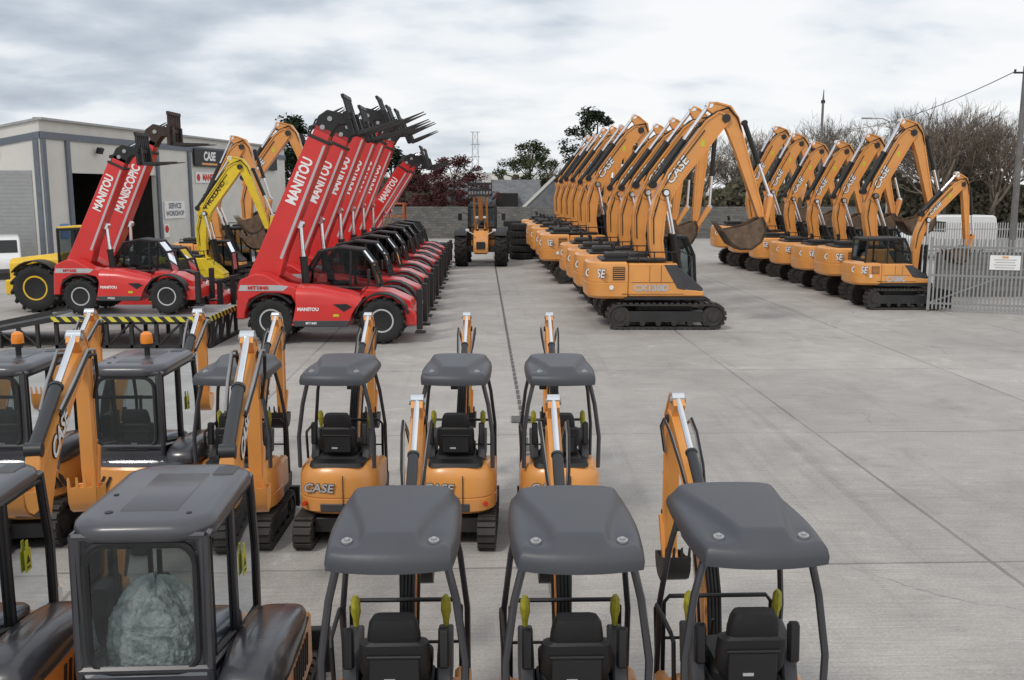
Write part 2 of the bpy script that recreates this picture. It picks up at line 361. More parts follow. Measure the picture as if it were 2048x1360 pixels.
def bucket(r,h,s,hw,mat,rot=0):
    pts=[(.0,.05),(.12,-.18),(.14,-.5),(0,-.85),(-.35,-1.12),(-.75,-1.12),(-1.1,-.92),(-1.4,-.45)]
    inn=[(-.08,.0),(.02,-.2),(.05,-.48),(-.06,-.78),(-.38,-1.03),(-.74,-1.03),(-1.02,-.86),(-1.36,-.44)]
    c,sn=math.cos(rot),math.sin(rot)
    T=lambda p:(h[0]+s*(p[0]*c-p[1]*sn),h[1]+s*(p[0]*sn+p[1]*c))
    m=MB(); m.prof([T(p) for p in pts]+[T(p) for p in inn[::-1]],-hw,hw)
    side=[T(p) for p in pts]
    for y in (-hw,hw-.03*s): m.prof(side+[T((-.55,-.25))],y,y+.03*s)
    for k in range(4):
        y=-hw*.85+k*hw*1.7/3; a=T((-1.38,-.5)); b=T((-1.62,-.12)); d=T((-1.3,-.45))
        m.prof([a,b,d],y-.05*s,y+.05*s)
    return m.build('bucket',mat,r,.006)
# ------------------------------------------------------------------ cab mini excavator
def cab_mini(label,group,beacon=False):
    r=thing('mini_excavator',label,'mini excavator',group=group)
    for y in (-.50,.56): track(r,2.1,.55,y,.30,40,.03,5)
    m=MB(); m.box((0,0,.36),(1.3,.8,.24)); m.cyl((0,0,.45),(0,0,.62),.36,n=20); m.build('undercarriage',STEEL,r,.01)
    m=MB(); m.prof([(1.42,.04),(1.52,.08),(1.47,.25),(1.52,.45),(1.43,.45),(1.39,.25)],-.66,.72)
    for y in (-.3,.3): m.box((1.05,y,.3),(.75,.09,.12))
    m.build('dozer_blade',STEEL,r,.01)
    def tl(xr,xf,hw,a,e,i,z,n=20): return [(x,y+.06,z_) for x,y,z_ in tail(xr,xf,hw,a,e,i,z,n)]
    m=MB(); m.loft([tl(-.92,.60,.70,.72,.66,i,z,14) for z,i in ((.55,.05),(.6,0),(.98,0),(1.01,.02))]); lb=m.build('lower_body',ORANGE,r,0,30)
    for k in range(7):
        m=MB(); m.prof([(-.22+k*.09,.70),(-.19+k*.09,.70),(-.14+k*.09,.93),(-.17+k*.09,.93)],-.652,-.632); m.build('grille_slot',BLACK,lb)
    m=MB(); m.loft([sell(-.34,.06,.56-i,.69-i,.66,z) for z,i in ((1.0,.02),(1.015,.0),(1.035,.02),(1.055,.06),(1.07,.12),(1.08,.2))]); b=m.build('engine_hood',CABGREY,r,0,50)
    m=MB(); m.loft([[(x,y,z+dz*max(0,(x+.2))) for x,y,z in sell(-.10,-.43,.68-i*2.2,.235-i,.5,z,40)] for z,i,dz in ((1.0,.012,0),(1.03,.0,0),(1.08,.002,0),(1.13,.012,-.04),(1.175,.035,-.08),(1.21,.07,-.11),(1.23,.11,-.13),(1.24,.16,-.14))]); b2=m.build('side_hood',CABGREY,r,0,50)
    m=MB(); m.tube([(-.55,-.655,1.05),(-.1,-.668,1.05),(.4,-.652,1.05)],.010,6); m.build('hood_seam',BLACK,b2)
    for sy in (-1,1):
        for k in range(6):
            m=MB(); t=R(sy*(20+8*k)); e=.66
            x=-.92+.72-.725*abs(math.cos(t))**e; y=.06+.71*sgnp(math.sin(t),e); m.box((x,y,.80),(.05,.026,.22),Matrix.Rotation(sy*.5,3,'X'))
            m.build('grille_slot',BLACK,lb)
    o=[(-.60,1.0),(-.64,1.20),(-.61,2.1),(.70,2.1),(.8,1.5),(.78,.75)]
    cabin(r,o,-.19,.65,.026,CABGREY,CGLASS,(2,3),CABGREY,rt=0)
    for y in (-.19,.65):
        m=MB(); m.tube([(.06,y,.8),(.05,y,2.1)],.026,6); m.tube([(-.6,y,1.2),(.05,y,1.08)],.024,6); m.build('cab_pillar',CABGREY,r)
        m=MB(); m.loft([rrect(-.59,y+(.02 if y<0 else -.02),.04,.04,.038,z,5) for z in (1.05,2.1)]); m.build('rear_pillar',CABGREY,r,0,40)
        m=MB(); q=y+(-.004 if y<0 else .004)
        for A_,B_ in (((-.53,1.24),(-.53,2.05)),((-.53,2.05),(0.01,2.05)),((.01,2.05),(.01,1.14)),((.01,1.14),(-.53,1.24)),((.10,1.06),(.09,2.05)),((.09,2.05),(.66,2.05)),((.66,2.05),(.75,1.5)),((.75,1.5),(.74,1.0)),((.74,1.0),(.10,1.06))): m.tube([(A_[0],q,A_[1]),(B_[0],q,B_[1])],.016,6)
        m.build('side_seal',BLACK,r)
    m=MB(); y0,y1,zt,zb=-.12,.58,2.055,1.18; rc=.14; P=[]
    for (cy,cz,a0) in ((y1-rc,zt-rc,0),(y0+rc,zt-rc,90),(y0+rc,zb+rc,180),(y1-rc,zb+rc,270)):
        for k in range(5): a=R(a0+90*k/4); P.append((-.632+.012*(cz>1.6),cy+rc*math.cos(a),cz+rc*math.sin(a)))
    P.append(P[0]); m.tube(P,.026,6); m.build('window_seal',BLACK,r)
    m=MB(); m.box((-.60,.23,1.10),(.06,.84,.12)); m.build('rear_panel',CABGREY,r,.02)
    m=MB(); m.loft([rrect(.045,.23,hx,hy,rr,z,8) for z,hx,hy,rr in ((2.06,.67,.43,.22),(2.075,.695,.455,.24),(2.12,.71,.47,.26),(2.16,.70,.46,.25),(2.185,.67,.43,.24),(2.197,.62,.38,.22))]); rf=m.build('roof_panel',CABROOF,r,0,50)
    m=MB(); m.prof([(-.42,2.19),(.45,2.19),(.42,2.205),(-.39,2.205)],.04,.42); m.build('roof_rib',CABROOF,rf,.01)
    for px,py,pr in ((-.42,.48,.026),(-.05,.56,.018),(-.45,-.05,.018)):
        m=MB(); m.cyl((px,py,2.19),(px,py,2.203),pr,n=14); m.build('roof_plug',STEEL,rf)
    m=MB(); m.box((.5,-.06,2.197),(.2,.16,.02)); m.build('roof_plate',DGREY,rf,.01)
    seat(r,-.10,.23,1.03,.44)
    m=MB(); m.box((.1,.23,.93),(1.1,.72,.24)); m.build('cab_interior',BLACK,r,.02)
    for y in (0,.46):
        m=MB(); m.box((.35,y,1.22),(.35,.12,.36)); cc=m.build('control_console',BLACK,r,.02)
        m=MB(); m.tube([(.45,y,1.38),(.46,y,1.6)],.02,6); m.build('joystick',BLACK,cc)
    m=MB(); m.box((.36,-.200,1.52),(.10,.006,.17)); m.box((.36,-.200,1.64),(.04,.006,.07)); tg=m.build('warning_tag',YTAG,r)
    m=MB(); m.prof([(.33,1.5),(.39,1.5),(.36,1.56)],-.2055,-.203); m.box((.36,-.2045,1.465),(.05,.003,.012)); m.build('tag_mark',DARKD,tg)
    if beacon:
        m=MB(); m.cyl((.1,.2,2.19),(.1,.2,2.33),.035,n=12); m.cyl((.1,.2,2.32),(.1,.2,2.36),.08,n=14); bb=m.build('beacon_base',BLACK,r)
        m=MB(); m.lathe((0,0,0),[(.075,0),(.078,.06),(.068,.12),(.03,.15)],14)
        for v in m.bm.verts: x,y,z=v.co; v.co=(.1+x,.2+z,2.36+y)
        m.build('beacon_lens',AMBER,bb)
    yb=.12; kx,kz=(.74,.70) if beacon else (.97,.87)
    def T(p): return (1.0+(p[0]-1.0)*kx,.8+(p[1]-.8)*kz)
    def TL(L): return [T(p) for p in L]
    bw=.065 if beacon else .075
    m=MB(); m.prof([(.75,.55),(1.2,.6),(1.36,.78),(1.3,1.05),(1.0,1.0)],yb-.15,yb+.15); m.build('swing_bracket',ORANGE,r,.015)
    BP=TL([(1.02,.78),(.96,1.05),(1.10,1.62),(1.46,2.16),(2.1,2.54),(3.05,2.98),(3.22,3.0),(3.28,2.88),(2.5,2.48),(1.85,2.04),(1.5,1.52),(1.3,.85),(1.2,.74)])
    m=MB(); m.prof(BP,yb-bw+.012,yb+bw-.012); m.rim(BP,yb-bw,yb+bw,.02); bo=m.build('boom',ORANGE,r)
    m=MB(); m.prof(TL([(1.35,2.02),(1.42,2.3),(1.52,2.3),(1.62,2.2)]),yb-.06,yb+.06); m.build('cylinder_bracket',ORANGE,bo,.008)
    ram(r,'arm_cylinder',T((1.45,2.28)),T((3.02,3.16)),yb,.058,.52); ram(r,'boom_cylinder',(1.3,.7),T((1.9,1.98)),yb,.055)
    AP=TL([(2.92,3.1),(3.02,3.22),(3.14,3.2),(3.38,2.92),(3.36,1.5),(3.3,1.28),(3.2,1.28),(3.17,1.5),(3.17,2.75)])
    m=MB(); m.prof(AP,yb-.052,yb+.052); m.rim(AP,yb-.064,yb+.064,.02); ar=m.build('arm',ORANGE,r)
    c=T((3.02,3.14))
    for sy in (-1,1):
        m=MB(); m.cyl((c[0],yb+sy*.06,c[1]),(c[0],yb+sy*.085,c[1]),.035,n=10); m.build('arm_pin',GALV,ar)
        c2=T((3.2,2.9)); m=MB(); m.cyl((c2[0],yb+sy*.06,c2[1]),(c2[0],yb+sy*.1,c2[1]),.04,n=10); m.build('arm_pin',STEEL,ar)
    ram(r,'bucket_cylinder',T((3.46,2.75)),T((3.44,1.75)),yb,.045)
    m=MB(); m.prof(TL([(3.46,1.72),(3.3,1.2),(3.2,1.25),(3.38,1.76)]),yb-.08,yb+.08); m.build('bucket_link',ORANGE,r,.01)
    hh=T((3.28,1.3)); bk=bucket(r,(hh[0],hh[1]),.28,.14,ORANGE,R(-30))
    for v in bk.data.vertices: v.co.y+=yb
    for y in (-.045,-.015,.015,.045):
        m=MB(); m.tube([(T(p)[0]-.03,yb+y,T(p)[1]+.02) for p in ((.93,.95),(.96,1.15),(1.08,1.62),(1.30,2.0))],.018,6); m.build('hose',BLACK,bo)
    for sy in (-1,1):
        for q,(dz,rr) in enumerate(((0,.018),(.06,.014))):
            m=MB(); m.tube([(T((x,z))[0],yb+sy*y,T((x,z))[1]) for x,y,z in ((2.0,.085,2.48+dz),(2.4,.12,2.70+dz),(2.9,.14,2.95+dz),(3.2,.14,2.9+dz),(3.32,.12,2.65+dz),(3.3,.08,2.35))],rr,8); m.build('hose',HOSE if q else BLACK,bo)
    c=T((2.0,2.28)); logo(bo,'CASE',.24*(kz if beacon else 1),(c[0],yb-bw-.002+.010,c[1]),(.88,0,.47),(-.47,0,.88),1.05)
    c=T((1.22,1.35)); m=MB(); m.box((c[0],yb-bw+.008,c[1]),(.1,.004,.16)); m.build('warning_decal',YTAG,bo)
    m=MB(); m.cyl((1.2,yb-.15,.85),(1.2,yb-.156,.85),.09,n=18); m.build('round_sticker',WHITE,r)
    return r
# ------------------------------------------------------------------ tracked excavator
def excavator(label,cat='excavator',col=ORANGE,lean=0,curl=0,model='CX130D',brand='CASE',group=None,bsc=1,darkpanel=True,compact=False):
    r=thing('tracked_excavator',label,cat,group=group)
    for y in (-.99,.99): track(r,3.72,.84,y,.5,46,.04,6)
    m=MB(); m.box((0,0,.55),(1.7,1.5,.35)); m.box((0,0,.45),(2.4,.5,.3)); m.cyl((0,0,.7),(0,0,.98),.6,n=22); m.build('undercarriage',STEEL,r,.02)
    if compact:
        m=MB(); m.prof([(2.25,.05),(2.35,.08),(2.28,.4),(2.36,.75),(2.24,.75),(2.18,.4)],-1.2,1.2); m.box((1.9,0,.35),(.7,1.2,.15)); m.build('dozer_blade',STEEL,r,.01)
    k=.72 if compact else 1.0
    def Z(z): return 1.05+(z-1.05)*k if z>1.05 else z
    m=MB(); m.prof([(-1.3,.93),(1.15,.93),(1.15,1.04),(-1.3,1.04)],-1.2,1.2); m.build('deck',STEEL,r,.01)
    m=MB(); m.loft([tail(-2.5,-1.22,1.24,1.0,.6,i,Z(z),16) for z,i in ((.97,.1),(1.05,.02),(1.45,0),(1.47,.015),(1.49,.0),(1.9,.012),(2.05,.05),(2.1,.12))]); cw=m.build('counterweight',col,r,0,30)
    m=MB(); m.prof([(-1.2,1.05),(1.12,1.05),(1.12,1.2),(.3,1.3),(.3,Z(2.06)),(-1.2,Z(2.06))],-1.24,-.35); body=m.build('side_panel',col,r,.03)
    m=MB(); m.box((-.7,.5,Z(1.5)),(1.0,1.45,1.0*k)); m.build('engine_bay',col,r,.03)
    m=MB(); m.prof([(.31,1.22),(1.1,1.22),(1.1,1.3),(.42,Z(1.9)),(.31,Z(1.95))],-1.22,-.3); tb=m.build('toolbox',DGREY if darkpanel else col,r,.02)
    m=MB(); m.prof([(-.12,Z(2.02)),(.3,1.3),(.55,1.24),(.3,Z(2.02))],-1.245,-1.2); m.build('dark_flash',DGREY if darkpanel else col,tb,.005)
    m=MB(); m.box((-1.5,-1.245,Z(1.76)),(.36,.03,.4*k)); gr=m.build('grille',BLACK,r)
    m=MB()
    for q in range(6): m.box((-1.5,-1.262,Z(1.6+q*.065)),(.34,.012,.022))
    m.build('grille_slats',col,gr)
    m=MB()
    for p in ((-.55,-.55),(-.2,-.55)): m.box((p[0],-1.243,Z(1.75)),(.012,.008,.5*k))
    m.box((-.45,-1.243,Z(1.48)),(1.3,.008,.012)); m.build('panel_seam',DARKD,body)
    if not compact:
        m=MB(); m.box((-1.25,-.1,2.13),(1.5,1.7,.1)); m.box((-1.5,-.3,2.25),(.7,.9,.2)); m.box((-.75,.35,2.22),(.5,.6,.14)); m.box((-.35,-.75,2.14),(.7,.6,.1)); m.build('engine_hood',BLACK,r,.03)
        m=MB(); m.tube([(-1.5,.55,2.2),(-1.5,.55,2.5),(-1.58,.55,2.58)],.07,8); m.build('exhaust_pipe',STEEL,r)
        m=MB(); y=-1.1
        m.tube([(-.9,y,2.06),(-.9,y,2.36),(-.85,y,2.4),(.1,y,2.4),(.15,y,2.36),(.2,y,2.0)],.022,6); m.tube([(-.4,y,2.06),(-.4,y,2.4)],.018,6)
        m.tube([(.5,-1.15,1.3),(.75,-1.15,2.25),(.45,-1.15,2.42),(.1,-1.15,2.4)],.02,6); m.build('handrail',BLACK,r)
        m=MB(); m.tube([(-1.0,-1.1,2.05),(-1.0,-1.1,2.3),(-1.9,-1.0,2.3),(-1.9,-1.0,2.05)],.02,6); m.build('handrail',BLACK,r)
        m=MB(); m.box((.35,-1.15,2.35),(.06,.2,.3)); m.build('mirror',BLACK,r,.02)
        o=[(-.3,1.06),(-.35,1.7),(-.28,2.76),(.82,2.78),(1.08,2.2),(1.16,1.06)]; mx=.42
        yA,yB=.28,1.2
    else:
        o=[(-1.75,1.3),(-1.85,1.7),(-1.78,2.7),(.05,2.72),(.35,2.2),(.45,1.06)]; mx=-.75; yA,yB=-.75,1.0
    cabin(r,o,yA,yB,.05,BLACK,DGLASS,(2,3),BLACK,rt=.07)
    for y in (yA,yB):
        m=MB(); m.tube([(mx,y,1.1),(mx-.02,y,2.74)],.045,6); m.build('cab_pillar',BLACK,r)
    m=MB(); m.prof([(o[0][0],1.06),(o[5][0]-.02,1.06),(o[5][0]-.02,1.45),(o[0][0]-.02,1.55)],yB-.01,yB+.02); m.build('cab_door',BLACK,r)
    seat(r,(o[0][0]+o[5][0])/2-.2,(yA+yB)/2,1.3,.5)
    yb=-.06; F=(.0,1.5); ca,sa=math.cos(R(lean)),math.sin(R(lean)); sh=.85 if compact else 0
    def T(p): x=(p[0]-F[0])*bsc; z=(p[1]-F[1])*bsc; return (F[0]+x*ca-z*sa+sh,F[1]+x*sa+z*ca)
    def TL(L): return [T(p) for p in L]
    cc,cs=math.cos(R(curl)),math.sin(R(curl)); PV=(1.85,6.48)
    def A(p): x,z=p[0]-PV[0],p[1]-PV[1]; return T((PV[0]+x*cc-z*cs,PV[1]+x*cs+z*cc))
    def AL(L): return [A(p) for p in L]
    BP=TL([(.10,1.35),(-.2,1.5),(-.44,2.6),(-.47,3.4),(-.32,4.05),(.08,4.9),(1.22,6.42),(1.62,6.7),(1.86,6.6),(1.95,6.38),(1.66,6.0),(.90,5.02),(.32,4.26),(.05,3.5),(-.01,2.7),(.14,1.6)])
    m=MB(); m.prof(BP,yb-.17,yb+.17); m.rim(BP,yb-.21,yb+.21,.05); bo=m.build('boom',col,r)
    for sy in (-1,1): ram(r,'boom_cylinder',T((.62,1.35)),T((.03,4.2)),yb+sy*.28,.085,.55,BLACK)
    for sy in (-1,1):
        m=MB(); c=T((.03,4.2)); m.cyl((c[0],yb+sy*.15,c[1]),(c[0],yb+sy*.36,c[1]),.12,n=12); m.build('boom_pin',STEEL,bo)
        m=MB(); m.cyl((c[0],yb+sy*.16,c[1]),(c[0],yb+sy*.2,c[1]),.24*bsc,n=16); m.build('pin_boss',col,bo,.01)
    m=MB(); m.prof(TL([(-.38,4.05),(-.44,4.5),(-.28,4.56),(.05,4.88)]),yb-.1,yb+.1); m.build('cylinder_bracket',col,bo,.01)
    ram(r,'arm_cylinder',T((-.36,4.46)),A((1.34,6.90)),yb,.115,.56,BLACK)
    AP=AL([(1.26,6.76),(1.32,6.96),(1.55,6.98),(2.0,6.86),(2.26,6.5),(2.40,6.0),(3.10,3.75),(3.14,3.5),(3.06,3.38),(2.96,3.48),(2.18,5.5),(1.90,6.12),(1.72,6.45)])
    m=MB(); m.prof(AP,yb-.125,yb+.125); m.rim(AP,yb-.16,yb+.16,.045); ar=m.build('arm',col,r)
    for sy in (-1,1):
        m=MB(); m.cyl((T(PV)[0],yb+sy*.12,T(PV)[1]),(T(PV)[0],yb+sy*.235,T(PV)[1]),.13*bsc,n=14); m.build('arm_pin',STEEL,ar)
    ram(r,'bucket_cylinder',A((2.46,6.35)),A((3.34,4.1)),yb,.08,.56,BLACK)
    m=MB(); m.prof(AL([(3.28,4.12),(3.4,4.05),(3.28,3.3),(3.16,3.22)]),yb-.2,yb+.2); m.build('bucket_link',col,r,.012)
    h=A((3.06,3.42)); bucket(r,h,.9*bsc,.46,BUCKM,R(lean*.5+curl*.3))
    m=MB(); m.prof([(h[0]-.25,h[1]-.45),(h[0]+.1,h[1]+.12),(h[0]+.25,h[1]-.1),(h[0]+.1,h[1]-.5)],yb-.12,yb+.12); m.build('bucket_ear',col,r,.01)
    for sy in (-1,1):
        for q in range(2):
            m=MB(); m.tube([(a[0],yb+sy*(.10+.035*q+kk),a[1]) for a,kk in zip(TL([(-.3,3.6),(.02,4.9),(1.0,6.2+q*.03),(1.5,6.66)])+AL([(1.9,6.78+q*.03),(2.2,6.5),(2.40,5.95)]),(.02,.0,.0,.06,.09,.06,0))],.02,6); m.build('hose',BLACK,bo)
        m=MB(); m.tube([(a[0],yb+sy*.19,a[1]) for a in TL([(-.3,2.6),(-.33,3.4),(-.12,4.2),(.25,4.85),(1.2,6.12)])],.018,5); m.build('pipe_line',STEEL,bo)
    c=T((.38,4.88)); a0=R(53.5+lean)
    xd=(math.cos(a0),0,math.sin(a0)); yd=(-math.sin(a0),0,math.cos(a0))
    if brand=='CASE':
        logo(bo,'CASE',.36*bsc,(c[0],yb-.174,c[1]),xd,yd,1.1)
        logo(cw,'CASE',.36,(-2.22,-1.02,Z(1.74)),(.66,-.75,0),UPZ,1.0)
    else:
        text(bo,brand,.30*bsc,(c[0]+.0,yb-.174,c[1]),xd,yd,DARKD,off=.03)
    if model:
        text(body,model,.26,(-.5,-1.243,Z(1.3) if not compact else 1.2),RX,UPZ,LGREY,off=.05,sx=1.15,lift=.006)
    m=MB(); m.box((-.45,-1.243,1.12),(1.9,.008,.016)); m.build('pinstripe',DARKD,body)
    p=T((1.15,5.72)); m=MB(); m.box((p[0],yb-.175,p[1]),(.12,.006,.2)); m.build('warning_decal',YTAG,bo)
    m=MB(); m.box((-1.95,-1.16,1.24),(.16,.02,.08),Matrix.Rotation(-.35,3,'Z')); m.build('reflector',REDL,cw)
    m=MB(); m.cyl((-1.72,-1.2,1.32),(-1.72,-1.252,1.32),.07,n=14); m.build('round_sticker',WHITE,cw)
    return r
# ------------------------------------------------------------------ telehandler
def telehandler(label,group=None,ang=66,model='MT1840',ln=1.0,headmat=BLACK,tilt=16,brand='MANITOU'):
    r=thing('telehandler',label,'telehandler',group=group)
    for x in (-1.55,1.55):
        for sy in (-1,1): wheel(r,x,sy*.98,.66,.44,RIMM,sy,13)
    m=MB(); m.box((0,0,.85),(4.2,.7,.5)); m.box((-1.55,0,.66),(.3,1.6,.25)); m.box((1.55,0,.66),(.3,1.6,.25)); m.build('chassis',STEEL,r,.02)
    m=MB(); m.prof([(-2.55,.7),(-2.5,1.5),(-2.42,1.8),(-2.0,1.98),(-1.7,1.95),(-1.25,1.68),(-.85,1.6),(-.85,1.1),(-1.0,1.36),(-1.3,1.42),(-1.8,1.42),(-2.15,1.25),(-2.28,.9),(-2.3,.7)],-1.08,-.3)
    m.prof([(-2.55,.7),(-2.5,1.5),(-2.42,1.8),(-2.0,1.98),(-1.7,1.95),(-1.25,1.68),(-.85,1.6),(-.85,1.42),(-1.8,1.42),(-2.15,1.25),(-2.28,.9),(-2.3,.7)],.3,1.0)
    m.box((-2.4,0,1.1),(.3,1.9,.8)); m.box((-2.1,0,1.4),(.6,.7,.5)); rb=m.build('rear_body',RED,r,.035)
    m=MB(); m.loft([[(x,y,z) for (x,z) in PP] for (y,PP) in ((-.42,[(-.98,.52),(.62,.52),(.72,.85),(.86,1.15),(1.0,1.3),(.6,1.46),(-.2,1.62),(-.84,1.64),(-.84,1.1),(-.9,.8)]),(-1.0,[(-.98,.52),(.62,.52),(.72,.85),(.86,1.15),(1.0,1.3),(.6,1.43),(-.2,1.58),(-.84,1.6),(-.84,1.1),(-.9,.8)]),(-1.14,[(-.98,.52),(.62,.52),(.72,.85),(.86,1.13),(.98,1.24),(.6,1.34),(-.2,1.48),(-.84,1.5),(-.84,1.1),(-.9,.8)]),(-1.2,[(-.97,.54),(.61,.54),(.71,.85),(.84,1.05),(.9,1.12),(.6,1.2),(-.2,1.34),(-.84,1.36),(-.84,1.1),(-.9,.8)]))])
    ep=m.build('engine_cover',RED,r,0,38)
    m=MB(); m.prof([(-.92,.5),(.6,.5),(.66,.68),(-.9,.68)],-1.215,-.6); m.build('lower_sill',DGREY,r,.02)
    m=MB(); m.prof([(.18,1.14),(.58,1.15),(.74,1.06),(.5,.92)],-1.208,-1.15); m.build('air_vent',BLACK,ep,.01)
    m=MB(); m.prof([(-2.45,1.5),(-1.2,1.5),(-1.05,1.62),(-1.3,1.66),(-2.4,1.66)],-1.09,-1.06); bd=m.build('model_panel',LGREY,rb)
    if model:
        text(bd,model,.13,(-1.9,-1.093,1.58),RX,UPZ,REDL,off=.05,sx=1.3,lift=.004); text(ep,model,.09,(-.42,-1.216,.6),RX,UPZ,WHITE,off=.03,lift=.004)
    text(ep,'MANITOU',.13,(-.5,-1.2,.99),RX,UPZ,WHITE,off=.04,lift=.004)
    m=MB(); m.box((.28,-1.205,.82),(.16,.01,.07)); m.build('warning_decal',YTAG,ep)
    for x0,a0,a1 in ((1.55,15,165),(-1.55,40,150)):
        for sy in (-1,1):
            y0,y1=sorted((sy*.72,sy*1.2)); guard(r,x0,.66,.74,.79,y0,y1,a0,a1,BLACK)
    m=MB(); m.prof([(.9,.55),(2.3,.5),(2.4,.75),(2.3,1.15),(1.7,1.42),(.9,1.5)],-.5,.5); m.prof([(2.0,.5),(2.5,.5),(2.5,.85),(2.1,1.1)],-.95,.95); m.build('front_frame',RED,r,.03)
    for sy in (-1,1):
        m=MB(); m.box((2.58,sy*.8,.95),(.16,.2,1.15)); m.box((2.6,sy*.8,.3),(.3,.3,.06)); m.build('stabiliser_leg',BLACK,r,.015)
        m=MB(); m.box((2.52,sy*.45,1.0),(.06,.16,.12)); m.build('headlight',WHITE,r,.015)
    m=MB(); m.prof([(-.8,1.1),(1.2,1.1),(1.2,1.45),(-.8,1.55)],.28,1.1); m.build('cab_base',RED,r,.02)
    o=[(-.85,1.5),(-.8,1.95),(-.45,2.5),(.15,2.62),(.8,2.55),(1.1,2.15),(1.3,1.4)]
    cabin(r,o,.26,1.1,.045,BLACK,DGLASS,(2,4),BLACK,rt=.05)
    for y in (.26,1.1):
        m=MB(); m.tube([(.45,y,1.42),(.5,y,2.6)],.035,6); m.build('cab_pillar',BLACK,r)
    seat(r,.0,.68,1.5,.48)
    m=MB(); m.tube([(.6,.68,1.4),(.5,.68,1.95)],.03,6); m.tube([(.44,.68+.17*math.cos(a*PI/5),1.97+.17*math.sin(a*PI/5)) for a in range(11)],.016,6); m.build('steering_column',BLACK,r)
    m=MB(); m.tube([(.9,-.8,1.35),(1.15,-1.0,1.6),(1.2,-1.05,1.9)],.018,6); m.box((1.2,-1.08,1.95),(.06,.2,.3)); m.build('mirror',BLACK,r,.01)
    P=Vector((-2.0,1.72)); d=Vector((math.cos(R(ang)),math.sin(R(ang)))); nn=Vector((-d.y,d.x))
    def Q(s,t): v=P+d*s*ln+nn*t; return (v.x,v.y)
    m=MB(); m.prof([Q(-.35,.2),(Q(-.2,.42)),Q(.6,.39),Q(4.35,.32),Q(4.35,-.28),Q(1.0,-.35),Q(.4,-.43),Q(-.2,-.4),Q(-.4,-.1)],-.27,.27); bo=m.build('boom',RED,r,.02)
    m=MB(); m.prof([Q(4.35,.25),Q(4.7,.25),Q(4.7,-.23),Q(4.35,-.23)],-.20,.20); m.build('boom_extension',RED,bo,.015)
    m=MB(); m.prof([Q(4.31,.345),Q(4.40,.345),Q(4.40,-.305),Q(4.31,-.305)],-.29,.29); m.build('boom_collar',STEEL,bo,.01)
    E=Q(5.15,-.12); m=MB(); m.prof([Q(4.55,.27),Q(4.95,.28),Q(5.2,.12),(E[0]+.34,E[1]+.02),(E[0]+.42,E[1]-.28),Q(4.95,-.33),Q(4.75,-.27),Q(4.55,-.25)],-.2,.2); hd=m.build('boom_head',headmat,r,.02)
    for q in ((4.7,.05),(5.0,-.05)):
        c=Q(*q); m=MB(); m.cyl((c[0],-.23,c[1]),(c[0],.23,c[1]),.07,n=12); m.build('head_pin',GALV,hd)
    ram(hd,'tilt_cylinder',Q(4.55,.38),(E[0]+.3,E[1]+.2),0,.06,.6,BLACK)
    m=MB(); m.prof([Q(.8,-.23),Q(4.25,-.17),Q(4.25,-.235),Q(.8,-.31)],-.278,-.265); m.build('boom_stripe',LGREY,bo)
    xd=(d.x,0,d.y); yd=(-d.y,0,d.x); c=Q(3.05/ln**.3,.06)
    text(bo,brand,.42,(c[0],-.272,c[1]),xd,yd,WHITE,off=.035,sx=.72,lift=.003)
    ram(r,'lift_cylinder',(-.75,1.0),Q(1.9,-.36),0,.11,.6,BLACK)
    m=MB(); m.tube([(Q(0,.45)[0],.15,Q(0,.45)[1]),(Q(2,.41)[0],.15,Q(2,.41)[1]),(Q(4.3,.38)[0],.15,Q(4.3,.38)[1]),(Q(4.8,.38)[0],.15,Q(4.8,.38)[1]),(E[0]+.2,.15,E[1]+.22)],.03,6); m.build('hose',BLACK,bo)
    cx=E[0]+.47; cz=E[1]-.12; rt=Matrix.Rotation(R(-tilt),3,'Y')
    def turn(mb):
        for v in mb.bm.verts: v.co=Vector((cx,0,cz))+rt@(v.co-Vector((cx,0,cz)))
        return mb
    m=MB()
    for z in (-.42,.02,.62): m.box((cx+.02,0,cz+z),(.09,1.24,.12))
    for k in range(7): y=-.57+k*.19; m.box((cx+.02,y,cz+.1),(.06,.07,1.1))
    m.box((cx-.08,0,cz-.1),(.16,.6,.7)); ca=turn(m).build('fork_carriage',headmat,r,.008)
    for sy in (-1,1):
        m=MB(); m.prof([(cx+.06,cz+.15),(cx+.14,cz+.15),(cx+.15,cz-.38),(cx+1.35,cz-.42),(cx+1.35,cz-.44),(cx+.3,cz-.50),(cx+.06,cz-.49)],sy*.42-.065,sy*.42+.065); turn(m).build('fork',STEEL,ca,.005)
    return r
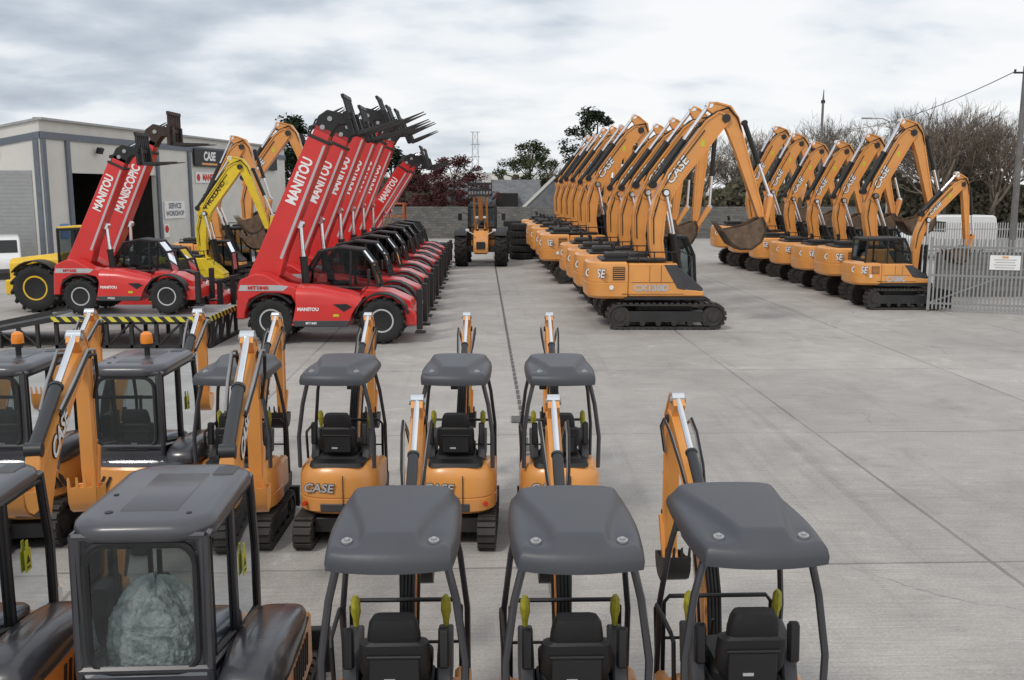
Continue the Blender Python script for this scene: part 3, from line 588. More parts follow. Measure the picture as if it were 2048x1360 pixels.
# ------------------------------------------------------------------ wheel loader
def loader(label,col,raised=True,rim=None):
    r=thing('wheel_loader',label,'wheel loader'); W=.98
    for x in (-1.6,1.6):
        for sy in (-1,1): wheel(r,x,sy*1.12,W,.68,rim or col,sy,15)
    m=MB(); m.loft([[( -3.0,-.6,1.0),(-3.0,.6,1.0),(-3.0,.62,1.9),(-3.0,.45,2.1),(-3.0,-.45,2.1),(-3.0,-.62,1.9)],[(-.8,-.72,1.0),(-.8,.72,1.0),(-.8,.75,2.1),(-.8,.55,2.35),(-.8,-.55,2.35),(-.8,-.75,2.1)]]); m.box((-2.95,0,.95),(.4,1.5,.6)); hd=m.build('engine_hood',col,r,.04)
    m=MB(); m.box((-3.01,0,1.5),(.05,.8,.8)); m.build('grille',BLACK,r,.01)
    m=MB(); m.cyl((-2.2,-.70,1.6),(-2.2,-.74,1.6),.14,n=16); m.build('round_sticker',WHITE,hd)
    m=MB(); m.box((-1.5,0,.95),(2.6,.8,.4)); m.box((1.2,0,.95),(1.6,.7,.5)); m.box((1.6,0,W),(.35,1.7,.35)); m.box((-1.6,0,W),(.35,1.7,.35)); m.build('chassis',STEEL,r,.02)
    m=MB(); m.prof([(.55,.8),(2.05,.75),(2.1,1.1),(1.7,1.95),(.9,2.1),(.55,1.6)],-.42,.42); m.build('front_frame',col,r,.03)
    m=MB(); m.box((2.1,0,1.2),(.1,.5,.4)); m.build('front_cover',STEEL,r,.02)
    for x in (-1.6,1.6):
        for sy in (-1,1):
            y0,y1=sorted((sy*.76,sy*1.46)); guard(r,x,W,1.07,1.12,y0,y1,45,145,STEEL,8)
    for sy in (-1,1):
        m=MB(); m.tube([(2.0,sy*.36,1.8),(2.0,sy*.75,2.0)],.03,6); m.box((2.0,sy*.75,2.05),(.12,.2,.14)); m.build('headlight',WHITE,r,.01)
        m=MB(); m.tube([(.5,sy*.7,2.9),(.7,sy*1.1,3.0),(.7,sy*1.2,2.8)],.02,6); m.box((.7,sy*1.25,2.75),(.06,.22,.4)); m.build('mirror',BLACK,r,.01)
    o=[(-.85,1.6),(-.85,3.3),(.45,3.35),(.7,2.2),(.6,1.5)]
    cabin(r,o,-.76,.76,.06,BLACK,DGLASS,(1,2),col if col is not ORANGE else BLACK,rt=.12)
    seat(r,-.3,0,1.85,.5)
    for sy in (-1,1):
        m=MB()
        if raised: m.prof([(.8,1.95),(1.0,1.75),(1.9,2.75),(2.75,3.95),(2.6,4.1),(1.7,3.0)],sy*.34-.05,sy*.34+.05)
        else: m.prof([(.8,2.0),(1.0,1.7),(2.0,1.4),(2.9,.5),(2.9,.8),(2.1,1.75)],sy*.55-.06,sy*.55+.06)
        m.build('lift_arm',col,r,.02)
        ram(r,'lift_cylinder',(.8,1.1),(1.9,2.75) if raised else (1.9,1.5),sy*.22,.07,.6,BLACK)
    if raised:
        m=MB(); m.prof([(1.6,2.6),(1.9,2.6),(2.6,3.9),(2.4,4.0)],-.12,.12); m.build('tilt_lever',col,r,.02)
        m=MB()
        for z in (3.98,4.28,4.62): m.box((2.8,0,z),(.1,1.34,.12))
        for k in range(9): m.box((2.8,-.64+k*.16,4.3),(.06,.05,.7))
        ca=m.build('fork_carriage',STEEL,r,.01)
        for sy in (-1,1):
            m=MB(); m.box((3.4,sy*.45,3.93),(1.2,.14,.06)); m.build('fork',STEEL,ca,.01)
    else:
        bucket(r,(2.95,1.25),.75,1.25,BUCKM,R(160))
    return r
# ================================================================== WORLD, LIGHT, CAMERA
w=bpy.data.worlds.new('World'); S.world=w; w.use_nodes=True; n=w.node_tree; n.nodes.clear()
out=N(n,'ShaderNodeOutputWorld'); bg=N(n,'ShaderNodeBackground'); n.links.new(bg.outputs[0],out.inputs[0])
tc=N(n,'ShaderNodeTexCoord'); sp=N(n,'ShaderNodeSeparateXYZ'); n.links.new(tc.outputs['Generated'],sp.inputs[0])
def ma(op,a,b=None,c=None):
    x=N(n,'ShaderNodeMath',operation=op)
    for i,v in enumerate((a,b,c)):
        if v is None: continue
        if isinstance(v,(int,float)): x.inputs[i].default_value=v
        else: n.links.new(v,x.inputs[i])
    return x.outputs[0]
zz=ma('ADD',ma('MAXIMUM',sp.outputs[2],0),.24); cu=N(n,'ShaderNodeCombineXYZ')
n.links.new(ma('DIVIDE',sp.outputs[0],zz),cu.inputs[0]); n.links.new(ma('DIVIDE',sp.outputs[1],zz),cu.inputs[1])
def cl(sc,loc,det,ro,dist):
    q=N(n,'ShaderNodeMapping'); q.inputs['Location'].default_value=loc; q.inputs['Scale'].default_value=sc; n.links.new(cu.outputs[0],q.inputs[0])
    z=N(n,'ShaderNodeTexNoise'); z.inputs['Scale'].default_value=1; z.inputs['Detail'].default_value=det; z.inputs['Roughness'].default_value=ro; z.inputs['Distortion'].default_value=dist; n.links.new(q.outputs[0],z.inputs['Vector']); return z.outputs[0]
c1=cl((.8,1.1,1),(5.3,2.2,0),3,.5,.1); c2=cl((2.5,3.2,1),(1.3,7.7,0),7,.48,.15); c3=cl((7,8,1),(3.3,1.7,0),5,.5,0)
cm=ma('ADD',ma('ADD',ma('MULTIPLY',c1,.42),ma('MULTIPLY',c2,.46)),ma('MULTIPLY',c3,.12))
bias=ma('MULTIPLY',ma('ADD',sp.outputs[0],.18),.15)
cr=N(n,'ShaderNodeValToRGB'); n.links.new(ma('ADD',cm,bias),cr.inputs[0])
e=cr.color_ramp.elements; e[0].position=.36; e[0].color=(.46,.51,.59,1); e[1].position=.61; e[1].color=(.99,.995,1.0,1)
x=e.new(.44); x.color=(.60,.66,.73,1); x=e.new(.495); x.color=(.77,.815,.87,1); x=e.new(.54); x.color=(.90,.93,.96,1)
sky=N(n,'ShaderNodeTexSky',sky_type='NISHITA'); sky.sun_disc=False; sky.sun_elevation=R(48); sky.sun_rotation=R(215)
sm=N(n,'ShaderNodeVectorMath',operation='SCALE'); n.links.new(sky.outputs[0],sm.inputs[0]); sm.inputs['Scale'].default_value=.1
mx=N(n,'ShaderNodeMix',data_type='RGBA'); mx.inputs[0].default_value=.92; n.links.new(sm.outputs[0],mx.inputs[6]); n.links.new(cr.outputs[0],mx.inputs[7])
hz_=N(n,'ShaderNodeMapRange'); hz_.inputs[1].default_value=.0; hz_.inputs[2].default_value=.07; hz_.inputs[3].default_value=.4; hz_.inputs[4].default_value=0; n.links.new(sp.outputs[2],hz_.inputs[0])
m2=N(n,'ShaderNodeMix',data_type='RGBA'); n.links.new(hz_.outputs[0],m2.inputs[0]); n.links.new(mx.outputs[2],m2.inputs[6]); m2.inputs[7].default_value=(.82,.86,.90,1)
n.links.new(m2.outputs[2],bg.inputs[0]); bg.inputs[1].default_value=1.0
sl=bpy.data.lights.new('sun','SUN'); sl.energy=1.5; sl.angle=R(12); sl.color=(1,.94,.86); so=bpy.data.objects.new('sun',sl); COL.objects.link(so)
so.rotation_euler=(R(42),0,R(-35)); so.location=(0,0,30)
cd=bpy.data.cameras.new('camera'); cam=bpy.data.objects.new('camera',cd); COL.objects.link(cam); S.camera=cam
cam.location=(0,0,4.3); cam.rotation_euler=(R(81),0,0); cd.sensor_width=36; cd.lens=1900/2048*36; cd.clip_end=3000; cd.clip_start=.1
AX=-.0315
# ================================================================== GROUND
m,n,out=nt('concrete'); p=N(n,'ShaderNodeBsdfPrincipled'); n.links.new(p.outputs[0],out.inputs[0]); p.inputs['Roughness'].default_value=.75
tc=N(n,'ShaderNodeTexCoord'); mp=N(n,'ShaderNodeMapping'); mp.inputs['Rotation'].default_value=(0,0,R(-1.8)); n.links.new(tc.outputs['Object'],mp.inputs[0])
sp=N(n,'ShaderNodeSeparateXYZ'); n.links.new(mp.outputs[0],sp.inputs[0])
def noise(sc,det=6,ro=.6,scl=None,dist=0):
    x=N(n,'ShaderNodeTexNoise'); x.inputs['Scale'].default_value=sc; x.inputs['Detail'].default_value=det; x.inputs['Roughness'].default_value=ro; x.inputs['Distortion'].default_value=dist
    if scl:
        q=N(n,'ShaderNodeMapping'); q.inputs['Scale'].default_value=scl; n.links.new(mp.outputs[0],q.inputs[0]); n.links.new(q.outputs[0],x.inputs[0])
    else: n.links.new(mp.outputs[0],x.inputs[0])
    return x.outputs[0]
def mrange(v,a,b,c,d):
    x=N(n,'ShaderNodeMapRange'); n.links.new(v,x.inputs[0])
    for i,q in enumerate((a,b,c,d)): x.inputs[i+1].default_value=q
    return x.outputs[0]
big=mrange(noise(.14,5,.6,dist=.6),.32,.68,.85,1.10); med=mrange(noise(.9,8,.7,dist=.5),.3,.7,.85,1.12); fine=mrange(noise(30,4,.75),.25,.75,.74,1.24)
brush=mrange(noise(1,4,.65,scl=(1.0,34,1)),.3,.7,.84,1.11)
jx=ma('LESS_THAN',ma('PINGPONG',ma('ADD',ma('ADD',sp.outputs[0],-.75+52),ma('MULTIPLY',noise(3,3),.03)),2.6),.028)
jy=ma('LESS_THAN',ma('PINGPONG',ma('ADD',ma('ADD',sp.outputs[1],-22.4+60),ma('MULTIPLY',noise(3,3),.03)),3.0),.022)
jj=ma('MULTIPLY',ma('MAXIMUM',jx,jy),mrange(noise(.3,3),.35,.6,.35,1))
wn=N(n,'ShaderNodeTexWhiteNoise',noise_dimensions='2D'); cb=N(n,'ShaderNodeCombineXYZ')
n.links.new(ma('FLOOR',ma('DIVIDE',ma('ADD',sp.outputs[0],-.75+52),5.2)),cb.inputs[0]); n.links.new(ma('FLOOR',ma('DIVIDE',ma('ADD',sp.outputs[1],-22.4+60),6.0)),cb.inputs[1]); n.links.new(cb.outputs[0],wn.inputs[0])
slab=mrange(wn.outputs[0],0,1,.93,1.05)
stain=mrange(noise(.4,9,.75,dist=1.5),.57,.72,0,.5); pale=mrange(noise(.55,10,.8,dist=1.0),.55,.69,0,.85)
spot=mrange(noise(2.2,5,.6,dist=.6),.66,.73,0,.5)
tyre_=mrange(noise(1,5,.6,scl=(2.4,.10,1),dist=.4),.56,.72,0,.3)
crk=N(n,'ShaderNodeTexVoronoi',feature='DISTANCE_TO_EDGE'); crk.inputs['Scale'].default_value=.16
dv=N(n,'ShaderNodeVectorMath',operation='ADD'); nn_=N(n,'ShaderNodeTexNoise'); nn_.inputs['Scale'].default_value=.8; nn_.inputs['Detail'].default_value=6; n.links.new(mp.outputs[0],nn_.inputs[0]); n.links.new(mp.outputs[0],dv.inputs[0]); n.links.new(nn_.outputs['Color'],dv.inputs[1]); n.links.new(dv.outputs[0],crk.inputs['Vector'])
crack=ma('MULTIPLY',ma('LESS_THAN',crk.outputs['Distance'],.0014),mrange(noise(.12,2),.5,.6,0,1))
val=ma('MULTIPLY',ma('MULTIPLY',ma('MULTIPLY',big,med),ma('MULTIPLY',fine,brush)),slab)
val=ma('MULTIPLY',val,ma('SUBTRACT',1,ma('MULTIPLY',ma('MAXIMUM',jj,crack),.45)))
val=ma('MULTIPLY',val,ma('SUBTRACT',1,ma('MULTIPLY',ma('MAXIMUM',stain,spot),.42)))
val=ma('MULTIPLY',val,ma('SUBTRACT',1,ma('MULTIPLY',tyre_,.5)))
val=ma('MULTIPLY',val,ma('ADD',1,ma('MULTIPLY',pale,.34)))
vm=N(n,'ShaderNodeVectorMath',operation='SCALE'); vm.inputs[0].default_value=(.392,.372,.347); n.links.new(val,vm.inputs['Scale']); n.links.new(vm.outputs[0],p.inputs['Base Color'])
bp=N(n,'ShaderNodeBump'); bp.inputs['Strength'].default_value=.35; bp.inputs['Distance'].default_value=.01; n.links.new(ma('ADD',fine,brush),bp.inputs['Height']); n.links.new(bp.outputs[0],p.inputs['Normal'])
CONC=m
mb=MB(); mb.quad([(-900,-60,0),(900,-60,0),(900,1500,0),(-900,1500,0)]); tag(mb.build('ground',CONC),kind='structure')
DR=M('drain_iron',(.085,.08,.075),.6,var=.4,scale=6)
mb=MB()
for i in range(90):
    y=12+i*.5; mb.box((.75+AX*y,y,.004),(.07,.36,.012))
tag(mb.build('drain_channel',DR),kind='structure')
mb=MB(); y=17.5; mb.box((.75+AX*y,y,.008),(.42,.5,.022)); tag(mb.build('drain_cover',DR),kind='structure')
# ================================================================== MACHINES
FW=R(90)
gA='canopy mini excavators in the front row'
c0=canopy_mini('open canopy mini excavator at the front, beside the grey cab machine',gA)
place(c0,(-.76,5.98,0),FW+R(1.5))
dup(c0,(.405,5.98,0),FW+R(1.5),'front row canopy mini excavator standing in the middle of three, beside drain line')
swing(dup(c0,(1.545,6.06,0),FW+R(2),'rightmost front canopy mini excavator, beside open concrete'),2,(.7,0))
gB='canopy mini excavators in the second row'
for x,ang,l in ((-3.38,0,'second row canopy mini excavator half hidden behind the boom of the cab machine'),(-2.11,-1.5,'second row canopy mini excavator just in front of the nearest red telehandler'),(-.68,-1,'second row canopy mini excavator between two others, left of drain'),(.585,1.5,'rightmost canopy mini excavator of the second row, on the drain line')):
    dup(c0,(x,11.5,0),FW+R(ang),l,group=gB)
gC='mini excavators with closed cabs'
k0=cab_mini('grey cab mini excavator in the foreground with plastic wrapped seat',gC); place(k0,(-2.2,6.45,0),FW+R(3))
k2=dup(k0,(-3.86,6.5,0),FW+R(3),'cab mini excavator cut off by the left edge, foreground')
swing(k0,5,(1.0,.12)); swing(k2,7.5,(1.0,.12))
k1=cab_mini('cab mini excavator with amber beacon, second row beside the first canopy machine',gC,True); place(k1,(-4.47,11.9,0),FW+R(1))
k3=dup(k1,(-6.12,11.9,0),FW+R(1),'leftmost second row cab mini excavator with amber beacon on roof'); swing(k1,6,(1,.12)); swing(k3,6,(1,.12))
# plastic wrap on the seat
m,n,out=nt('clear_plastic'); tr=N(n,'ShaderNodeBsdfTransparent'); tr.inputs[0].default_value=(.97,.99,.99,1); df=N(n,'ShaderNodeBsdfPrincipled'); df.inputs['Base Color'].default_value=(.95,.99,.99,1); df.inputs['Roughness'].default_value=.18
tl_=N(n,'ShaderNodeBsdfTranslucent'); tl_.inputs[0].default_value=(.95,1,1,1); m1s=N(n,'ShaderNodeMixShader'); m1s.inputs[0].default_value=.25; n.links.new(df.outputs[0],m1s.inputs[1]); n.links.new(tl_.outputs[0],m1s.inputs[2])
nz=N(n,'ShaderNodeTexNoise'); nz.inputs['Scale'].default_value=3.6; nz.inputs['Detail'].default_value=7; nz.inputs['Roughness'].default_value=.65; nz.inputs['Distortion'].default_value=1.6
cr=N(n,'ShaderNodeMapRange'); cr.inputs[1].default_value=.36; cr.inputs[2].default_value=.56; cr.inputs[3].default_value=.28; cr.inputs[4].default_value=1.0; n.links.new(nz.outputs[0],cr.inputs[0])
nb=N(n,'ShaderNodeTexNoise'); nb.inputs['Scale'].default_value=22; nb.inputs['Detail'].default_value=4; bpn=N(n,'ShaderNodeBump'); bpn.inputs['Strength'].default_value=.8; bpn.inputs['Distance'].default_value=.03; n.links.new(nb.outputs[0],bpn.inputs['Height']); n.links.new(bpn.outputs[0],df.inputs['Normal'])
ms=N(n,'ShaderNodeMixShader'); n.links.new(cr.outputs[0],ms.inputs[0]); n.links.new(tr.outputs[0],ms.inputs[1]); n.links.new(m1s.outputs[0],ms.inputs[2]); n.links.new(ms.outputs[0],out.inputs[0]); PLAST=m
mb=MB(); rings=[]
for k in range(49):
    t=k/48; z=1.06+.62*t; rr=(.36-.06*t)*math.sqrt(max(0,1-t**4))+.02
    ring=[]
    for i in range(120):
        a=2*PI*i/120; q=Vector((math.cos(a)*1.3,math.sin(a)*1.3,t*1.0)); f=1+.12*MN.noise(q)+.10*abs(MN.noise(q*3.2))+.09*abs(MN.noise(q*7))+.04*MN.noise(q*14)
        ring.append(Vector((rr*.66*f*math.cos(a),rr*f*math.sin(a)*.86,z+.07*MN.noise(q*1.8)+.02*MN.noise(q*8))))
    rings.append(ring)
mb.loft(rings,cap=False); o=mb.build('plastic_cover',PLAST,None,0,40); place(o,(-2.43,6.15,0),FW); tag(o,'crumpled clear plastic cover over the seat inside the foreground grey cab','plastic cover')
# row of large excavators (centre)
ORD=['first','second','third','fourth','fifth','sixth','seventh','eighth','ninth','tenth']
gE='orange excavators in the centre row'
e0=excavator('nearest orange excavator of the centre row with bucket hanging over concrete',group=gE); place(e0,(4.78,30.35,0))
e1=excavator('orange excavator, second from the front in the centre row',group=gE,curl=-24,model=None); place(e1,(4.68,33.7,0))
for k,y in enumerate((37.1,40.5)):
    dup(e1,(4.78+AX*(y-30.35),y,0),0,'orange excavator, %s from the front in the centre row'%ORD[k+2],.98)
for k in range(6):
    y=45+k*3.9; dup(e1,(3.95+AX*(y-45),y,0),0,'large orange excavator, %s from the front in the centre row'%ORD[k+4],(1.08,1.05,1.08,1.1,1.08,1.1)[k])
gF='orange excavators in the right row'
f0=excavator('orange excavator with raised boom just behind the small one at the gate',lean=9,curl=-14,model=None,group=gF); place(f0,(14.75,38.3,0),0,.97)
for k in range(5):
    y=41.6+k*3.35; dup(f0,(14.75+AX*(y-38),y,0),0,'orange excavator, %s behind the small one in the right row'%ORD[k+1],(.92,.90,.92,1.0,1.08)[k])
s0=excavator('compact orange excavator parked nearest the grey palisade gate','excavator',model='CX80C',group=gF,lean=-12,bsc=.74,compact=True); place(s0,(14.15,35.0,0)); s0.scale=(.74,.78,.93)
# left cluster
y0=excavator('small yellow excavator with folded boom behind red machines',col=YELLOW,model=None,brand='NEW HOLLAND',darkpanel=False); place(y0,(-12.2,38.2,0),0,.80)
dup(f0,(-13.0,43.3,0),0,'orange excavator behind the yellow excavator near the workshop',.92,'orange excavators near the workshop')
dup(e0,(-13.4,49.5,0),0,'tall orange excavator farthest left, before the workshop wall',1.10,'orange excavators near the workshop')
# telehandlers
gT='red telehandlers in a row with booms raised'
t0=telehandler('nearest red telehandler of the long row with raised boom',gT); place(t0,(-5.2,27.55,0))
dup(t0,(-5.31,31.1,0),0,'red telehandler with steeply raised boom, second from the front of the row')
tB=telehandler('red telehandler with longest raised boom, third from the front of the row',gT,66.5,ln=1.13,tilt=22); place(tB,(-5.4,34.6,0))
for k in (3,4,5): dup(tB,(-5.2+AX*3.6*k,27.55+3.55*k,0),0,'red telehandler with steeply raised boom, %s from the front of the row'%ORD[k],(1,1,1,1,1.02,1.0)[k])
t6=telehandler('red telehandler with boom half raised, second from the far end of the row',gT,56,ln=1.0); place(t6,(-5.9,48.9,0))
dup(t6,(-6.0,52.4,0),0,'red telehandler with boom half raised, farthest in the row')
m1=telehandler('small red telehandler parked on the black steel ramp platform',None,65,'MT625',.91,tilt=3); place(m1,(-10.75,27.05,.87),0,.77)
BRN=M('rusty_carriage',(.04,.022,.016),.6,var=.3)
m2_=telehandler('red telehandler behind the ramp platform with rusty fork carriage',None,65,None,1.10,BRN,0,'MANISCOPIC'); place(m2_,(-11.9,31.6,0),0,.92)
l0=loader('orange wheel loader facing the camera at the end of the aisle',ORANGE); place(l0,(-1.72,55.6,0),R(-91))
j0=loader('yellow wheel loader standing behind the black ramp at left',JYELLOW,False); place(j0,(-15.4,34.6,0),0,.88)
# ramp platform
m,n,out=nt('hazard_stripes'); p=N(n,'ShaderNodeBsdfPrincipled'); n.links.new(p.outputs[0],out.inputs[0]); p.inputs['Roughness'].default_value=.6
tc=N(n,'ShaderNodeTexCoord'); sp=N(n,'ShaderNodeSeparateXYZ'); n.links.new(tc.outputs['Object'],sp.inputs[0])
v=ma('GREATER_THAN',ma('FRACT',ma('MULTIPLY',ma('ADD',ma('ADD',sp.outputs[0],sp.outputs[1]),sp.outputs[2]),3.2)),.5); mx=N(n,'ShaderNodeMix',data_type='RGBA'); n.links.new(v,mx.inputs[0]); mx.inputs[6].default_value=(.02,.02,.02,1); mx.inputs[7].default_value=(.62,.56,.05,1); n.links.new(mx.outputs[2],p.inputs['Base Color']); HAZ=m
r=thing('loading_ramp','black steel loading ramp with striped edge under the small telehandler','ramp',(-10.4,25.7,0))
mb=MB(); mb.box((0,1.4,.80),(4.3,2.9,.12)); mb.build('deck',GALV,r,.01)
mb=MB(); mb.box((0,-.075,.81),(4.3,.03,.14)); mb.build('edge_stripe',HAZ,r)
mb=MB(); mb.box((2.165,1.4,.81),(.03,2.9,.14)); mb.build('edge_stripe',HAZ,r)
for i in range(7):
    for y in (0,2.75):
        mb=MB(); x=-2.05+i*.683; mb.box((x,y,.37),(.1,.1,.74)); mb.build('leg',STEEL,r,.01)
mb=MB()
for i in range(6):
    x=-2.05+i*.683; a,b=(x,0,.06),(x+.683,0,.7)
    if i%2: a,b=(x,0,.7),(x+.683,0,.06)
    mb.tube([a,b],.035,6)
for y in (.4,1.1,1.8): mb.tube([(2.1,y,.06),(2.1,y+.5,.7)],.035,6); mb.box((2.1,y,.37),(.1,.1,.74))
mb.box((0,0,.05),(4.2,.1,.1)); mb.box((2.1,1.4,.05),(.1,2.8,.1)); mb.box((0,0,.71),(4.2,.1,.08)); mb.build('bracing',STEEL,r,.005)
mb=MB(); mb.prof([(-2.15,.86),(-6.3,.04),(-6.3,0),(-2.15,.72)],0,2.8)
for i in range(7):
    x=-2.6-i*.52; h=.74-(i+.9)*.1; mb.box((x,.05,h/2),(.09,.09,h)); mb.tube([(x,.03,.03),(x-.5,.03,max(.05,h-.12))],.03,6)
mb.prof([(-2.15,1.05),(-6.3,.2),(-6.3,.1),(-2.15,.92)],-.02,.04); mb.build('incline',STEEL,r)
# ================================================================== BUILDINGS
WALLM=M('white_cladding',(.62,.61,.57),.7,var=.06,scale=.8,bump=.03)
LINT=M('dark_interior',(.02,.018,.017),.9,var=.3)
bl=thing('workshop_building','long pale workshop with roller door and dark open bay at left','building',(-24.6,50.5,0),math.atan2(1,.12))
H=7.9
mb=MB(); mb.box((1.3,.15,H/2),(2.6,.3,H)); mb.box((7.4,.15,(5.2+H)/2),(9.6,.3,H-5.2)); mb.box((24.1,.15,H/2),(23.8,.3,H)); mb.build('side_wall',WALLM,bl)
fd=Vector((-.118,.993,0)); fn=Vector((.993,.118,0))
def FP(s,z,o=0): v=fd*s-fn*o; return (v.x,v.y,z)
mb=MB(); mb._ext([FP(.02,0),FP(.02,H),FP(22,H-22*.19),FP(22,0)],[FP(.02,0,-.3),FP(.02,H,-.3),FP(22,H-22*.19,-.3),FP(22,0,-.3)]); mb.build('front_wall',WALLM,bl)
SHUT=M('roller_door_grey',(.34,.35,.35),.5,var=.06)
mb=MB()
for k in range(26): z=.1+k*.2; mb._ext([FP(.55,z,.02),FP(.55,z+.19,.05),FP(6.5,z+.19,.05),FP(6.5,z,.02)],[FP(.55,z,-.05),FP(.55,z+.19,-.05),FP(6.5,z+.19,-.05),FP(6.5,z,-.05)])
mb.build('roller_door',SHUT,bl)
mb=MB(); mb._ext([FP(0,6.95,.06),FP(0,7.3,.06),FP(22,7.3-4.1,.06),FP(22,6.95-4.1,.06)],[FP(0,6.95,-.02),FP(0,7.3,-.02),FP(22,7.3-4.1,-.02),FP(22,6.95-4.1,-.02)]); mb.box((18,-.05,7.12),(36,.12,.36)); mb.build('fascia',GREYP,bl)
mb=MB(); mb.box((18,.0,H+.05),(36.2,.5,.12)); mb._ext([FP(-.1,H-.01,.1),FP(-.1,H+.11,.1),FP(22,H+.11-4.18,.1),FP(22,H-.01-4.18,.1)],[FP(-.1,H-.01,-.35),FP(-.1,H+.11,-.35),FP(22,H+.11-4.18,-.35),FP(22,H-.01-4.18,-.35)]); mb.build('coping',GALV,bl)
for x in (2.35,12.4,17.0):
    mb=MB(); mb.box((x,-.06,3.45),(.34,.16,6.9)); mb.build('column',GREYP,bl,.01)
mb=MB(); mb.box((.16,-.06,3.45),(.32,.16,6.9)); mb.build('column',GREYP,bl,.01)
mb=MB(); mb._ext([FP(.1,0,.08),FP(.1,6.9,.08),FP(.36,6.85,.08),FP(.36,0,.08)],[FP(.1,0,-.02),FP(.1,6.9,-.02),FP(.36,6.85,-.02),FP(.36,0,-.02)]); mb.build('column',GREYP,bl)
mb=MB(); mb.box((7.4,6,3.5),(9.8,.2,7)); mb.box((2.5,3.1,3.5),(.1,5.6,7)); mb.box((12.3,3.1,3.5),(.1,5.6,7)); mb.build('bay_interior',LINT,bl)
mb=MB(); mb._ext([(0,.3,7.7),(36,.3,7.7),(36,20,4.2),(-2.4,20,4.2)],[(0,.3,7.8),(36,.3,7.8),(36,20,4.3),(-2.4,20,4.3)]); mb.build('roof',GALV,bl)
for p in ((5.2,-.2,6.5),(22.5,-.2,6.1)):
    mb=MB(); mb.box((p[0],p[1]-.1,p[2]),(.5,.2,.35),Matrix.Rotation(.4,3,'X')); mb.build('floodlight',BLACK,bl,.02)
v=FP(2.55,6.5,.15); mb=MB(); mb.box(v,(.3,.5,.35)); mb.build('floodlight',BLACK,bl,.02)
mb=MB(); mb.box((25.6,-.16,6.55),(16,.1,1.25)); sg=mb.build('sign_board',DARKD,bl); text(sg,'CASE',.85,(20,-.214,6.65),RX,UPZ,WHITE,off=.04,shear=.15); text(sg,'Jim Macadam',.62,(26.7,-.214,6.55),RX,UPZ,LGREY,off=.02)
mb=MB(); mb.box((20,-.215,6.12),(2.6,.01,.14)); mb.build('sign_stripe',ORANGE,sg)
mb=MB(); mb.box((20.0,-.05,5.15),(4.2,.06,.75)); sg=mb.build('sign_board',WHITE,bl); text(sg,'MANITOU',.62,(20.4,-.083,5.15),RX,UPZ,REDL,off=.05)
mb=MB(); mb.cyl((18.3,-.08,5.15),(18.3,-.10,5.15),.26,n=16); mb.build('sign_emblem',REDL,sg)
mb=MB(); mb.box((14.5,-.05,2.95),(2.9,.06,1.15)); sg=mb.build('sign_board',WHITE,bl); text(sg,'SERVICE',.5,(14.5,-.083,3.2),RX,UPZ,GREYP,off=.03); text(sg,'WORKSHOP',.46,(14.5,-.083,2.7),RX,UPZ,GREYP,off=.03)
BLUE=M('blue_sign',(.12,.3,.6),.5)
mb=MB(); mb.box((1.6,-.04,2.05),(.7,.05,.8)); mb.build('sign_board',BLUE,bl)
mb=MB(); mb.box((13.2,-.04,1.6),(.7,.05,.9)); sg=mb.build('sign_board',WHITE,bl); mb=MB(); mb.cyl((13.2,-.07,1.7),(13.2,-.08,1.7),.25,n=16); mb.build('sign_emblem',REDL,sg)
# block wall
m,n,out=nt('concrete_blocks'); p=N(n,'ShaderNodeBsdfPrincipled'); n.links.new(p.outputs[0],out.inputs[0]); p.inputs['Roughness'].default_value=.9
tc=N(n,'ShaderNodeTexCoord'); br=N(n,'ShaderNodeTexBrick'); q=N(n,'ShaderNodeMapping'); q.inputs['Rotation'].default_value=(R(90),0,0); n.links.new(tc.outputs['Object'],q.inputs[0]); n.links.new(q.outputs[0],br.inputs[0])
br.inputs['Scale'].default_value=1; br.inputs['Brick Width'].default_value=.45; br.inputs['Row Height'].default_value=.22; br.inputs['Mortar Size'].default_value=.012
br.inputs['Color1'].default_value=(.17,.165,.155,1); br.inputs['Color2'].default_value=(.11,.108,.10,1); br.inputs['Mortar'].default_value=(.07,.07,.068,1); n.links.new(br.outputs[0],p.inputs['Base Color']); BLOCK=m
mb=MB(); mb.box((8,0,1.4),(52,.22,2.8)); tag(mb.build('block_wall',BLOCK),'long grey concrete block wall closing the far end of the yard','wall').location=(-2,85,0)
mb=MB(); mb.box((0,0,.9),(10,.22,1.8)); o=mb.build('block_wall',BLOCK); tag(o,'low grey block wall running behind the palisade gate','wall'); o.location=(22.2,38.5,0)
# bungalow
SLATE=M('slate_roof',(.14,.145,.155),.7,var=.25,scale=2,bump=.1); REND=M('white_render',(.6,.6,.57),.8,var=.08)
h=thing('bungalow','low bungalow with grey slate roof behind the block wall','house',(-.3,96,0))
mb=MB(); mb.box((0,3,1.4),(12,6,2.8)); mb.build('wall',REND,h)
mb=MB(); mb._ext([(-6.3,-.4,2.6),(-6.3,3,5.3),(-6.3,6.4,2.6)],[(3.2,-.4,2.6),(3.2,3,5.3),(3.2,6.4,2.6)]); rf=mb.build('roof',SLATE,h)
mb=MB(); mb._ext([(1.2,-2.2,2.55),(4.4,-2.2,5.45),(6.6,-2.2,2.75)],[(1.2,6,2.55),(4.4,6,5.45),(6.6,6,2.75)]); mb.build('gable_roof',SLATE,h)
mb=MB(); mb._ext([(1.0,-2.3,2.4),(4.4,-2.3,5.65),(4.4,-2.3,5.3),(1.4,-2.3,2.4)],[(1.0,-2.2,2.4),(4.4,-2.2,5.65),(4.4,-2.2,5.3),(1.4,-2.2,2.4)]); mb._ext([(6.9,-2.3,2.5),(4.4,-2.3,5.65),(4.4,-2.3,5.3),(6.5,-2.3,2.5)],[(6.9,-2.2,2.5),(4.4,-2.2,5.65),(4.4,-2.2,5.3),(6.5,-2.2,2.5)]); mb.build('bargeboard',REND,h)
